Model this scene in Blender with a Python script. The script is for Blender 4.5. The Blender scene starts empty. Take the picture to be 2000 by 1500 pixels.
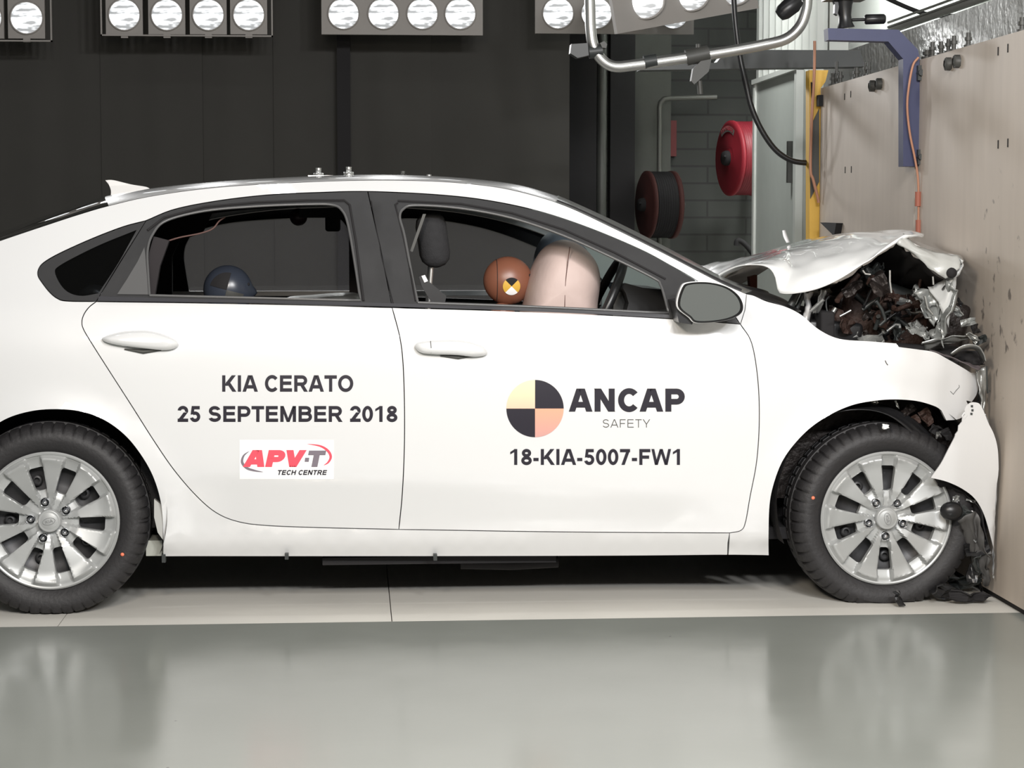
import bpy, math, random
from math import sin, cos, pi, radians, sqrt, atan2, hypot
from mathutils import Vector, Matrix, noise
from mathutils.geometry import delaunay_2d_cdt

S = bpy.context.scene
COL = S.collection
# ------------------------------------------------------------ camera
F = 4100.0
CAM = Vector((0.0, -6.75, 1.26))
vy = Vector(((690 - 1000) / F, (750 - 435) / F, -1)).normalized()     # world +Y seen in camera space
up = Vector((0, 1, (750 - 435) / F)).normalized()                     # world +Z in camera space
xr = vy.cross(up)                                                     # world +X in camera space
R = Matrix((xr, vy, up))                                              # camera -> world rotation
cd = bpy.data.cameras.new('camera'); cam = bpy.data.objects.new('camera', cd); COL.objects.link(cam)
cd.sensor_width = 36; cd.lens = 36 * F / 2000; cd.clip_start = .1; cd.clip_end = 200
cam.matrix_world = Matrix.Translation(CAM) @ R.to_4x4()
S.camera = cam
S.view_settings.view_transform = 'Standard'; S.view_settings.look = 'None'
S.view_settings.gamma = 1; S.view_settings.use_curve_mapping = False
S.view_settings.exposure = -0.60
# ------------------------------------------------------------ world, lamps' light and added fills
w = bpy.data.worlds.new('world'); S.world = w; w.use_nodes = True
w.node_tree.nodes['Background'].inputs[0].default_value = (.80, .82, .80, 1)
w.node_tree.nodes['Background'].inputs[1].default_value = .30

def area(name, loc, target, size, power, col=(1, 1, 1), shape='DISK', sy=None, spread=180):
    l = bpy.data.lights.new(name, 'AREA'); l.shape = shape; l.size = size
    if sy: l.size_y = sy
    l.energy = power; l.color = col; l.spread = radians(spread)
    o = bpy.data.objects.new(name, l); COL.objects.link(o); o.location = loc
    o.rotation_euler = (Vector(target) - Vector(loc)).to_track_quat('-Z', 'Y').to_euler()
    return o
# floodlight banks above and behind the camera, stronger at the impact end
for i in range(6):
    area('bank_light', (-1.9 + i * .95, -7.2, 3.5), (.9 + i * .25, 0, .6), .42, 12 + 40 * i, (.99, .99, 1))
area('impact_flood', (1.1, -4.2, 3.1), (1.9, .2, .6), .6, 130, (1, .98, .96))
# overhead row, mirrored in the roof rail
for i in range(11):
    area('overhead_row_light', (-2.9 + i * .5, .2, 4.45), (-2.9 + i * .5, .6, 0), .17, 4.5, (1, 1, 1))
area('barrier_flood', (-.4, -3.8, 2.3), (2.2, -.2, .55), .5, 105, (1, .88, .74))
area('side_wall_fill', (1.7, 5.6, 4.4), (2.9, 6.2, 1.5), .5, 38, (.98, 1, .97), spread=80)  # added fill with no known fixture, lifts the ribbed side wall
area('pale_wall_fill', (3.1, 6.2, 4.4), (3.6, 6.6, 2.6), .5, 140, (.98, 1, .98), spread=95)  # second added fill, brightens the pale flat wall and foil
for px_, pz_ in ((-.9, 2.6), (-1.7, 2.6), (.2, 2.6), (1.3, 2.6)):
    l_ = bpy.data.lights.new('floodlight_beam', 'SPOT'); l_.energy = 120; l_.spot_size = radians(80); l_.shadow_soft_size = .08
    o_ = bpy.data.objects.new('floodlight_beam', l_); COL.objects.link(o_); o_.location = (px_, 5.45, pz_); o_.rotation_euler = (Vector((.3, .9, .9)) - Vector((px_, 5.45, pz_))).to_track_quat('-Z', 'Y').to_euler()

def P(px, py, y):
    """world point on the plane Y=y seen at pixel px,py"""
    d = R @ Vector(((px - 1000) / F, (750 - py) / F, -1))
    t = (y - CAM.y) / d.y
    p = CAM + d * t
    return Vector((p.x, y, p.z))
def PX(px, py, x):
    d = R @ Vector(((px - 1000) / F, (750 - py) / F, -1))
    return CAM + d * ((x - CAM.x) / d.x)

# ------------------------------------------------------------ side surface of the car
def interp(k, v):
    if v <= k[0][0]: return k[0][1]
    if v >= k[-1][0]: return k[-1][1]
    for i in range(len(k) - 1):
        if v <= k[i + 1][0]:
            x0, y0 = k[i]; x1, y1 = k[i + 1]
            m0 = (y1 - k[i - 1][1]) / (x1 - k[i - 1][0]) if i > 0 else (y1 - y0) / (x1 - x0)
            m1 = (k[i + 2][1] - y0) / (k[i + 2][0] - x0) if i + 2 < len(k) else (y1 - y0) / (x1 - x0)
            h = x1 - x0; t = (v - x0) / h
            return ((2 * t ** 3 - 3 * t * t + 1) * y0 + (t ** 3 - 2 * t * t + t) * h * m0 +
                    (-2 * t ** 3 + 3 * t * t) * y1 + (t ** 3 - t * t) * h * m1)
KZ = [(.08, .13), (.18, .075), (.22, .045), (.27, .034), (.36, .026), (.5, .014), (.65, .003), (.78, 0), (.87, .004), (.94, .02),
      (1.0, .045), (1.06, .085), (1.2, .165), (1.36, .275), (1.44, .36)]
WH = {}
def side(x, z):
    y = interp(KZ, z)
    zc = .46 - .055 * (x + .4)
    if -0.75 < x < 1.3:
        f = min(1, (x + .75) / .35) * min(1, (1.3 - x) / .25)
        y += f * .25 * max(0, min(zc, .6) - max(z, .27))
    y += .012 * ((x - .4) / 1.4) ** 2
    if x > 1.75: y += .5 * (x - 1.75) ** 2 + (1.6 * (x - 1.9) ** 2 if x > 1.9 else 0)
    if x > 1.2 and z > .75: y += min(.2, .30 * (z - .75) ** 1.5 * min(1, (x - 1.2) / .4))
    if x < -.9: y += .16 * (-.9 - x) ** 2
    for cx, cz in ((-.967, .30), (1.73, .30)):
        r = hypot(x - cx, z - cz)
        if z < 0.95: y -= .016 * math.exp(-((r - .37) / .035) ** 2) * (1 if z > .3 else max(0, (z - .15) / .15))
    if x > 1.78 and z < .95:
        y += .010 * noise.noise(Vector((x * 14, z * 10, 3.1)))
    return y
def PS(px, py, off=0.0, fn=side):
    y = .02
    for _ in range(12):
        p = P(px, py, y); y = fn(p.x, p.z) + off
    return Vector((p.x, y, p.z))

# ------------------------------------------------------------ materials
def mat(name, rgb, rough=.5, metal=0, coat=0, var=0, vscale=8, bump=0, bscale=60, spec=.5, emit=0, trans=0, alpha=1, ecol=None, crough=.04):
    m = bpy.data.materials.new(name); m.use_nodes = True; nt = m.node_tree; b = nt.nodes['Principled BSDF']
    b.inputs['Base Color'].default_value = (*rgb, 1); b.inputs['Roughness'].default_value = rough
    b.inputs['Metallic'].default_value = metal; b.inputs['Coat Weight'].default_value = coat
    b.inputs['Coat Roughness'].default_value = crough; b.inputs['Specular IOR Level'].default_value = spec
    b.inputs['Transmission Weight'].default_value = trans; b.inputs['Alpha'].default_value = alpha
    tc = nt.nodes.new('ShaderNodeTexCoord')
    if emit:
        b.inputs['Emission Color'].default_value = (*(ecol or rgb), 1); b.inputs['Emission Strength'].default_value = emit
    if var:
        n = nt.nodes.new('ShaderNodeTexNoise'); n.inputs['Scale'].default_value = vscale; n.inputs['Detail'].default_value = 6
        mx = nt.nodes.new('ShaderNodeMix'); mx.data_type = 'RGBA'
        nt.links.new(tc.outputs['Object'], n.inputs['Vector']); nt.links.new(n.outputs[0], mx.inputs[0])
        mx.inputs[6].default_value = (*[c * (1 - var) for c in rgb], 1); mx.inputs[7].default_value = (*[min(1, c * (1 + var)) for c in rgb], 1)
        nt.links.new(mx.outputs[2], b.inputs['Base Color'])
    if bump:
        n2 = nt.nodes.new('ShaderNodeTexNoise'); n2.inputs['Scale'].default_value = bscale; n2.inputs['Detail'].default_value = 4
        bp = nt.nodes.new('ShaderNodeBump'); bp.inputs['Strength'].default_value = bump; bp.inputs['Distance'].default_value = .01
        nt.links.new(tc.outputs['Object'], n2.inputs['Vector']); nt.links.new(n2.outputs[0], bp.inputs['Height']); nt.links.new(bp.outputs[0], b.inputs['Normal'])
    return m
M = {}
M['paint'] = mat('white_car_paint', (.71, .715, .715), .38, coat=1, crough=.03)
M['trim'] = mat('satin_black_trim', (.034, .034, .035), .42, var=.12, vscale=30)
M['trimlit'] = mat('lit_trim_grey', (.11, .11, .11), .35)  # lit copy of the trim, its sheen put into the colour
M['seal'] = mat('rubber_seal', (.10, .10, .10), .3)
M['black'] = mat('black_plastic', (.012, .012, .013), .35, var=.3)
M['matte'] = mat('matte_black', (.012, .011, .012), .85)
M['well'] = mat('wheel_well_felt', (.020, .018, .019), .75, var=.4, vscale=14, bump=.5, bscale=30)
M['rubber'] = mat('tyre_rubber', (.019, .018, .019), .6, var=.25, vscale=18, bump=.15, bscale=90)
M['silver'] = mat('silver_wheel_paint', (.40, .41, .405), .40, metal=.25, coat=.0)
M['steel'] = mat('steel_wheel', (.05, .05, .052), .45, metal=.5)
M['chrome'] = mat('chrome_nut', (.75, .76, .8), .12, metal=1)
M['disc'] = mat('brake_disc', (.35, .34, .33), .35, metal=.9)
M['glass'] = None
M['ink'] = mat('navy_black_vinyl', (.014, .011, .020), .4)
M['inkred'] = mat('red_print', (.86, .09, .13), .4)
M['inkgrey'] = mat('grey_print', (.20, .17, .20), .4)
M['sticker'] = mat('white_sticker', (.93, .93, .92), .45)
M['cloth'] = mat('dark_seat_cloth', (.026, .026, .028), .9, var=.3, vscale=40, bump=.3, bscale=200)
M['liner'] = mat('headliner', (.030, .026, .028), .9)
M['bag'] = mat('airbag_fabric', (.60, .47, .43), .6, var=.10, vscale=5, bump=.25, bscale=18)
M['skin'] = mat('dummy_vinyl_brown', (.22, .085, .05), .38, var=.18, vscale=6)
M['skin2'] = mat('dummy_vinyl_slate', (.035, .042, .058), .28, var=.3, vscale=10)
M['yellow'] = mat('yellow_paint', (.70, .42, .06), .5, var=.12)
M['white'] = mat('white_plain', (.8, .8, .8), .5)
M['alu'] = mat('aluminium', (.62, .62, .60), .32, metal=.9, var=.08)
M['crush'] = mat('bare_crushed_steel', (.38, .39, .38), .36, metal=.65, var=.3, vscale=12, bump=.4, bscale=25)
M['crushd'] = mat('dirty_engine_metal', (.026, .020, .018), .45, metal=.4, var=.6, vscale=18, bump=.6, bscale=40)
M['rust'] = mat('brown_engine_grime', (.030, .013, .008), .7, var=.6, vscale=30, bump=.7, bscale=60)
M['grey'] = mat('dark_grey_paint', (.055, .055, .05), .5, var=.2)
M['dkgrey'] = mat('charcoal_steel', (.030, .034, .033), .45, var=.2)
M['blue'] = mat('blue_bracket_paint', (.030, .036, .095), .5, var=.15, vscale=20)
M['red'] = mat('red_reel_paint', (.25, .015, .026), .55, var=.15)
M['orange'] = mat('orange_cable', (.42, .20, .12), .5)
M['rustorange'] = mat('faded_orange', (.34, .11, .07), .6)
M['lightpanel'] = mat('lamp_panel_grey', (.30, .28, .26), .6, var=.06)
M['wallwhite'] = mat('ribbed_wall_white', (.66, .68, .65), .5, var=.06)
M['doorgrey'] = mat('door_grey_green', (.50, .53, .50), .5, var=.05)
M['creased'] = mat('crumpled_bonnet_paint', (.78, .79, .78), .33, coat=1, crough=.02, bump=.0)

def glassmat(name, tint, haze, rough=.02):
    m = bpy.data.materials.new(name); m.use_nodes = True; nt = m.node_tree; nt.nodes.clear()
    o = nt.nodes.new('ShaderNodeOutputMaterial'); t = nt.nodes.new('ShaderNodeBsdfTransparent'); g = nt.nodes.new('ShaderNodeBsdfGlossy')
    d = nt.nodes.new('ShaderNodeBsdfDiffuse'); f = nt.nodes.new('ShaderNodeFresnel'); m1 = nt.nodes.new('ShaderNodeMixShader'); m2 = nt.nodes.new('ShaderNodeMixShader')
    t.inputs[0].default_value = (*tint, 1); g.inputs['Roughness'].default_value = rough; f.inputs[0].default_value = 1.45
    d.inputs[0].default_value = (.6, .62, .6, 1); m2.inputs[0].default_value = haze
    nt.links.new(f.outputs[0], m1.inputs[0]); nt.links.new(t.outputs[0], m1.inputs[1]); nt.links.new(g.outputs[0], m1.inputs[2])
    nt.links.new(m1.outputs[0], m2.inputs[1]); nt.links.new(d.outputs[0], m2.inputs[2]); nt.links.new(m2.outputs[0], o.inputs[0])
    return m
M['glass'] = glassmat('side_glass', (.85, .86, .86), .11)  # milky mix stands for the pale reflection veil on the panes
_nt = M['glass'].node_tree; _d = [q for q in _nt.nodes if q.type == 'BSDF_DIFFUSE'][0]; _m2 = _d.outputs[0].links[0].to_node
_tl = _nt.nodes.new('ShaderNodeBsdfTranslucent'); _tl.inputs[0].default_value = (.62, .6, .62, 1); _mx = _nt.nodes.new('ShaderNodeMixShader'); _mx.inputs[0].default_value = .6
_nt.links.new(_d.outputs[0], _mx.inputs[1]); _nt.links.new(_tl.outputs[0], _mx.inputs[2]); _nt.links.new(_mx.outputs[0], _m2.inputs[2])
M['glassdark'] = glassmat('dark_quarter_glass', (.16, .17, .19), .004)
M['screen'] = glassmat('dusty_hazy_windscreen', (.55, .60, .60), .45, .1)  # strong haze for airbag dust and for light the glass reflects
_nt = M['screen'].node_tree; _d = [q for q in _nt.nodes if q.type == 'BSDF_DIFFUSE'][0]; _m2 = _d.outputs[0].links[0].to_node
_tl = _nt.nodes.new('ShaderNodeBsdfTranslucent'); _tl.inputs[0].default_value = (.55, .6, .57, 1); _mx = _nt.nodes.new('ShaderNodeMixShader'); _mx.inputs[0].default_value = .6
_nt.links.new(_d.outputs[0], _mx.inputs[1]); _nt.links.new(_tl.outputs[0], _mx.inputs[2]); _nt.links.new(_mx.outputs[0], _m2.inputs[2])
M['clearbag'] = glassmat('clear_poly', (.7, .75, .8), .15, .2)

# ------------------------------------------------------------ object helpers
def link(name, me, parent=None, m=None):
    o = bpy.data.objects.new(name, me); COL.objects.link(o)
    if parent is not None: o.parent = parent
    if m is not None and me is not None: me.materials.append(m)
    return o
def tag(o, label=None, cat=None, group=None, kind=None):
    if label: o['label'] = label
    if cat: o['category'] = cat
    if group: o['group'] = group
    if kind: o['kind'] = kind
    return o
def empty(name, loc=(0, 0, 0), **k):
    o = bpy.data.objects.new(name, None); COL.objects.link(o); o.location = loc; o.empty_display_size = .1
    return tag(o, **k)
class MB:
    def __init__(s): s.v = []; s.f = []; s.sm = []
    def add(s, vs, fs, smooth=True, rev=False):
        b = len(s.v); s.v += [tuple(v) for v in vs]
        for f in fs:
            s.f.append([b + i for i in (reversed(f) if rev else f)]); s.sm.append(smooth)
        return s
    def box(s, a, b, bev=0):
        x0, y0, z0 = a; x1, y1, z1 = b
        v = [(x0, y0, z0), (x1, y0, z0), (x1, y1, z0), (x0, y1, z0), (x0, y0, z1), (x1, y0, z1), (x1, y1, z1), (x0, y1, z1)]
        return s.add(v, [(0, 3, 2, 1), (4, 5, 6, 7), (0, 1, 5, 4), (1, 2, 6, 5), (2, 3, 7, 6), (3, 0, 4, 7)], False)
    def obox(s, c, size, mt):
        x, y, z = [k / 2 for k in size]
        v = [Vector(c) + mt @ Vector(p) for p in [(-x, -y, -z), (x, -y, -z), (x, y, -z), (-x, y, -z), (-x, -y, z), (x, -y, z), (x, y, z), (-x, y, z)]]
        return s.add(v, [(0, 3, 2, 1), (4, 5, 6, 7), (0, 1, 5, 4), (1, 2, 6, 5), (2, 3, 7, 6), (3, 0, 4, 7)], False)
    def tube(s, pts, r, n=12, caps=True):
        pts = [Vector(p) for p in pts]; N = len(pts); rings = []
        rr = r if isinstance(r, (list, tuple)) else [r] * N
        prev = None
        for i, p in enumerate(pts):
            t = (pts[min(i + 1, N - 1)] - pts[max(i - 1, 0)]).normalized()
            if prev is None:
                u = t.cross(Vector((0, 0, 1)));
                if u.length < .01: u = t.cross(Vector((0, 1, 0)))
            else: u = prev - t * prev.dot(t)
            u.normalize(); prev = u; v = t.cross(u)
            rings.append([p + (u * cos(2 * pi * k / n) + v * sin(2 * pi * k / n)) * rr[i] for k in range(n)])
        vs = [q for rg in rings for q in rg]
        fs = [(i * n + k, i * n + (k + 1) % n, (i + 1) * n + (k + 1) % n, (i + 1) * n + k) for i in range(N - 1) for k in range(n)]
        s.add(vs, fs)
        if caps:
            s.add(rings[0], [list(range(n))[::-1]], False); s.add(rings[-1], [list(range(n))], False)
        return s
    def lathe(s, prof, c, axis, n=48, ph=0, closed=False):
        """prof: (radius, distance along axis)"""
        a = Vector(axis).normalized(); u = a.orthogonal().normalized()
        if abs(a.y) > .9: u = Vector((1, 0, 0))
        v = a.cross(u); vs = []
        for r, h in prof:
            for k in range(n):
                t = 2 * pi * k / n + ph
                vs.append(Vector(c) + a * h + (u * cos(t) + v * sin(t)) * r)
        L = len(prof)
        fs = [(i * n + k, i * n + (k + 1) % n, (i + 1) * n + (k + 1) % n, (i + 1) * n + k) for i in range(L - 1) for k in range(n)]
        return s.add(vs, fs)
    def prism(s, poly, y0, y1, to=lambda x, z, y: (x, y, z)):
        n = len(poly); a = [to(x, z, y0) for x, z in poly]; b = [to(x, z, y1) for x, z in poly]
        s.add(a, [list(range(n))], False); s.add(b, [list(range(n))[::-1]], False)
        s.add(a + b, [(i, n + i, n + (i + 1) % n, (i + 1) % n) for i in range(n)], False)
        return s
    def build(s, name, m, parent=None, fixn=True):
        me = bpy.data.meshes.new(name); me.from_pydata(s.v, [], s.f); me.update()
        me.polygons.foreach_set('use_smooth', s.sm)
        if fixn:
            import bmesh
            bm = bmesh.new(); bm.from_mesh(me); bmesh.ops.recalc_face_normals(bm, faces=bm.faces); bm.to_mesh(me); bm.free()
        return link(name, me, parent, m)

def smooth(pts, n=8, closed=False):
    """Catmull-Rom through pts; a point with a third element is a sharp corner"""
    runs = []; N = len(pts)
    if closed:
        c = [i for i, p in enumerate(pts) if len(p) > 2]
        if not c:
            out = []
            for i in range(N):
                q = [Vector(pts[(i + k) % N][:2]) for k in (-1, 0, 1, 2)]
                for j in range(n): out.append(cr(q, j / n))
            return out
        pts = pts[c[0]:] + pts[:c[0]] + [pts[c[0]]]
    cur = [pts[0]]
    for p in pts[1:]:
        cur.append(p)
        if len(p) > 2: runs.append(cur); cur = [p]
    if len(cur) > 1: runs.append(cur)
    out = []
    for rn in runs:
        v = [Vector(p[:2]) for p in rn]; L = len(v)
        for i in range(L - 1):
            q = [v[i - 1] if i else 2 * v[0] - v[1], v[i], v[i + 1], v[i + 2] if i + 2 < L else 2 * v[-1] - v[-2]]
            k = n if L > 2 else max(2, n)
            for j in range(k): out.append(cr(q, j / k))
    if not closed: out.append(Vector(pts[-1][:2]))
    return out
def cr(q, t):
    a, b, c, d = q
    return .5 * ((2 * b) + (c - a) * t + (2 * a - 5 * b + 4 * c - d) * t * t + (3 * b - a - 3 * c + d) * t ** 3)
def inside(p, poly):
    x, y = p; c = False; j = len(poly) - 1
    for i in range(len(poly)):
        xi, yi = poly[i]; xj, yj = poly[j]
        if (yi > y) != (yj > y) and x < (xj - xi) * (y - yi) / (yj - yi) + xi: c = not c
        j = i
    return c
def orient(poly):
    A = sum(poly[i - 1][0] * poly[i][1] - poly[i][0] * poly[i - 1][1] for i in range(len(poly)))
    return poly if A > 0 else poly[::-1]
def shrink(poly, d):
    poly = orient(poly); n = len(poly); out = []
    for i in range(n):
        a, b, c = Vector(poly[i - 1]), Vector(poly[i]), Vector(poly[(i + 1) % n])
        e1 = (b - a); e2 = (c - b)
        if e1.length < 1e-7 or e2.length < 1e-7: out.append(b); continue
        e1.normalize(); e2.normalize()
        nn = Vector((-e1.y - e2.y, e1.x + e2.x))
        if nn.length < .3: nn = Vector((-e1.y, e1.x)) * 2
        out.append(b + nn.normalized() * d)
    return out
def mirror(p): return (p[0], 1.8 - p[1], p[2] - .04)
def tri2d(outer, holes, step):
    loops = [outer] + holes; vs = []; ed = []
    for lp in loops:
        b = len(vs); vs += [Vector(p) for p in lp]
        ed += [(b + i, b + (i + 1) % len(lp)) for i in range(len(lp))]
    xs = [p[0] for p in outer]; zs = [p[1] for p in outer]
    bp = [q for lp in loops for q in lp]
    cell = {}
    for q in bp: cell.setdefault((int(q[0] // step), int(q[1] // step)), []).append(q)
    x = min(xs) + step * .37; r = 0
    while x < max(xs):
        z = min(zs) + step * (.31 + .5 * (r % 2))
        while z < max(zs):
            if inside((x, z), outer) and not any(inside((x, z), h) for h in holes):
                cx, cz = int(x // step), int(z // step); ok = True
                for i in (-1, 0, 1):
                    for j in (-1, 0, 1):
                        for q in cell.get((cx + i, cz + j), ()):
                            if hypot(q[0] - x, q[1] - z) < step * .5: ok = False
                if ok: vs.append(Vector((x, z)))
            z += step
        x += step * .87; r += 1
    V, E_, T, *_ = delaunay_2d_cdt(vs, ed, [], 0, 1e-6)
    F_ = []
    for t in T:
        c = ((V[t[0]].x + V[t[1]].x + V[t[2]].x) / 3, (V[t[0]].y + V[t[1]].y + V[t[2]].y) / 3)
        if inside(c, outer) and not any(inside(c, h) for h in holes): F_.append(list(t))
    return V, F_
def panel(name, outer, holes, fn, m, parent, step=.035, flange=.012, inset=.0016, off=0, mir=False, px=True):
    """outer/holes given as pixel outlines (already dense) on the surface fn, or world x,z when px is False"""
    if px:
        outer = [(q.x, q.z) for q in (PS(p[0], p[1], off, fn) for p in outer)]
        holes = [[(q.x, q.z) for q in (PS(p[0], p[1], off, fn) for p in h)] for h in holes]
    else:
        outer = [tuple(p) for p in outer]; holes = [[tuple(p) for p in h] for h in holes]
    if inset: outer = [tuple(p) for p in shrink(outer, inset)]
    V, T = tri2d(outer, holes, step)
    mb = MB(); vs = [(v.x, fn(v.x, v.y) + off, v.y) for v in V]
    if mir: vs = [mirror(v) for v in vs]
    sgn = -1 if mir else 1
    mb.add(vs, T)
    if flange:
        for lp in [outer] + holes:
            a = [(p[0], fn(*p) + off, p[1]) for p in lp]; b = [(p[0], p[1] + flange, p[2]) for p in a]
            if mir: a = [mirror(v) for v in a]; b = [mirror(v) for v in b]
            n = len(a); mb.add(a + b, [(i, (i + 1) % n, n + (i + 1) % n, n + i) for i in range(n)], True)
    o = mb.build(name, m, parent)
    return o
def both(name, outer, holes, fn, m, parent, **k):
    a = panel(name, outer, holes, fn, m, parent, **k)
    b = panel(name, outer, holes, fn, m, parent if not k.get('mp') else k['mp'], mir=True, **{q: v for q, v in k.items() if q != 'mp'})
    return a, b

# ============================================================ THE SETTING
def floormat(name, rgb, rough, r2, bump, spec=.5, var=.07, seams=False):
    m = mat(name, rgb, rough, var=var, vscale=1.6, spec=spec); nt = m.node_tree; b = nt.nodes['Principled BSDF']
    tc = nt.nodes['Texture Coordinate']; n = nt.nodes.new('ShaderNodeTexNoise'); n.inputs['Scale'].default_value = 3.5; n.inputs['Detail'].default_value = 8
    mp = nt.nodes.new('ShaderNodeMapRange'); mp.inputs[1].default_value = .3; mp.inputs[2].default_value = .7; mp.inputs[3].default_value = rough; mp.inputs[4].default_value = r2
    nt.links.new(tc.outputs['Object'], n.inputs['Vector']); nt.links.new(n.outputs[0], mp.inputs[0]); nt.links.new(mp.outputs[0], b.inputs['Roughness'])
    n2 = nt.nodes.new('ShaderNodeTexNoise'); n2.inputs['Scale'].default_value = 7; bp = nt.nodes.new('ShaderNodeBump'); bp.inputs['Strength'].default_value = bump; bp.inputs['Distance'].default_value = .01
    nt.links.new(tc.outputs['Object'], n2.inputs['Vector']); nt.links.new(n2.outputs[0], bp.inputs['Height']); nt.links.new(bp.outputs[0], b.inputs['Normal'])
    # small dark specks
    v = nt.nodes.new('ShaderNodeTexVoronoi'); v.inputs['Scale'].default_value = 4.5
    mr = nt.nodes.new('ShaderNodeMapRange'); mr.inputs[1].default_value = .012; mr.inputs[2].default_value = .022; mr.inputs[3].default_value = .45; mr.inputs[4].default_value = 1
    nt.links.new(tc.outputs['Object'], v.inputs['Vector']); nt.links.new(v.outputs[0], mr.inputs[0])
    mm = nt.nodes.new('ShaderNodeMix'); mm.data_type = 'RGBA'; mm.blend_type = 'MULTIPLY'; mm.inputs[0].default_value = 1
    src = b.inputs['Base Color'].links[0].from_socket
    nt.links.new(src, mm.inputs[6]); nt.links.new(mr.outputs[0], mm.inputs[7]); nt.links.new(mm.outputs[2], b.inputs['Base Color'])
    return m
M['gloss'] = floormat('glossy_grey_floor', (.245, .26, .238), .14, .22, .05, .4, .05)
M['slab'] = floormat('matt_track_slab', (.60, .585, .54), .5, .65, .15, .3, .10)
fl = MB().box((-9, -10, -.2), (9, -.165, 0)); o = fl.build('floor', M['gloss']); tag(o, kind='structure')
# track strip: slabs with fine gaps
def slabstrip():
    mb = MB(); cuts = [-9, -3.2, -.93, .115, 2.6, 9]
    for a, b in zip(cuts, cuts[1:]):
        sk = .03
        mb.box((a + .0015, -.1635, -.2), (b - .0015, 3.2, .0))
    return mb
o = slabstrip().build('floor.001', M['slab']); tag(o, kind='structure')
o = MB().box((-9, 3.2, -.2), (9, 10, 0)).build('floor.002', M['slab']); tag(o, kind='structure')
o = MB().box((-9, -3, 4.6), (9, 9.9, 4.75)).build('ceiling', mat('dark_ceiling', (.05, .05, .05), .8)); tag(o, kind='structure')
# back wall of dark block behind the right recess
def blockmat():
    m = mat('painted_block_wall', (.034, .036, .032), .7); nt = m.node_tree; b = nt.nodes['Principled BSDF']
    tc = nt.nodes['Texture Coordinate']; br = nt.nodes.new('ShaderNodeTexBrick'); br.inputs['Scale'].default_value = 1
    sp = nt.nodes.new('ShaderNodeSeparateXYZ'); cb = nt.nodes.new('ShaderNodeCombineXYZ')
    nt.links.new(tc.outputs['Object'], sp.inputs[0]); nt.links.new(sp.outputs[0], cb.inputs[0]); nt.links.new(sp.outputs[2], cb.inputs[1])
    br.inputs['Color1'].default_value = (.040, .042, .038, 1); br.inputs['Color2'].default_value = (.036, .039, .035, 1); br.inputs['Mortar'].default_value = (.020, .021, .019, 1)
    br.inputs['Mortar Size'].default_value = .008; br.inputs['Brick Width'].default_value = .6; br.inputs['Row Height'].default_value = .13
    nt.links.new(cb.outputs[0], br.inputs['Vector']); nt.links.new(br.outputs[0], b.inputs['Base Color'])
    return m
o = MB().box((-9, 9.2, 0), (9, 9.4, 4.6)).build('wall_back', blockmat()); tag(o, kind='structure')
# ribbed side wall with a flat grey door, facing the car
def ribwall(x, y0, y1, z0, z1, pitch=.17):
    mb = MB(); y = y0; prof = []
    while y < y1:
        prof += [(y, 0), (y + pitch * .55, 0), (y + pitch * .68, -.03), (y + pitch * .87, -.03)]; y += pitch
    prof.append((y1, 0))
    vs = []
    for yy, d in prof: vs += [(x + d, yy, z0), (x + d, yy, z1)]
    mb.add(vs, [(2 * i, 2 * i + 2, 2 * i + 3, 2 * i + 1) for i in range(len(prof) - 1)], False)
    mb.box((x + .01, y0, z0), (x + .12, y1, z1))
    return mb
XW = 2.7
def yx(px, x): return PX(px, 400, x).y
YW1 = yx(1487, XW); YW0 = yx(1700, XW)
o = ribwall(XW, 5.15, YW1, 0, 4.6, .2).build('wall_right', M['wallwhite'], fixn=False); tag(o, kind='structure')
dtop = PX(1530, 153, XW).z
yd1 = yx(1492, XW); yd0 = yx(1575, XW)
D1 = MB().box((XW - .06, yd0, 0), (XW - .032, yd1, dtop)).build('door_1', M['doorgrey']); tag(D1, kind='structure')
MB().box((XW - .075, yd0 - .03, 0), (XW - .031, yd0 + .03, dtop + .02)).box((XW - .075, yd1 - .03, 0), (XW - .031, yd1 + .03, dtop + .02)).box((XW - .085, yd0 - .03, dtop), (XW - .031, yd1 + .03, dtop + .03)).build('door_frame', M['wallwhite'], D1)
MB().box((XW - .09, yd0 + .12, 1.5), (XW - .06, yd0 + .16, 1.75)).build('door_handle', M['grey'], D1)
# outer jamb of the wall end
o = MB().box((XW - .03, YW1 - .02, 0), (XW + .12, YW1 + .03, 4.6)).build('trim_1', M['wallwhite']); tag(o, kind='structure')
# pale wall / ceiling slope behind the barrier block on the right
o = MB().box((3.6, -1.5, 0), (3.7, 9.0, 4.6)).build('wall_right.001', mat('pale_flat_wall', (.80, .83, .79), .6, var=.05)); tag(o, kind='structure')
o = MB().box((3.7, 9.0, 0), (9, 9.19, 4.6)).build('wall_back.001', M['wallwhite']); tag(o, kind='structure')
# dark pillars and pipes in the recess
def bar(name, px0, px1, y, z0, z1, m, th=.05):
    a = P(px0, 300, y).x; b = P(px1, 300, y).x
    return MB().box((a, y, z0), (b, y + th, z1)).build(name, m)

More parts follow.
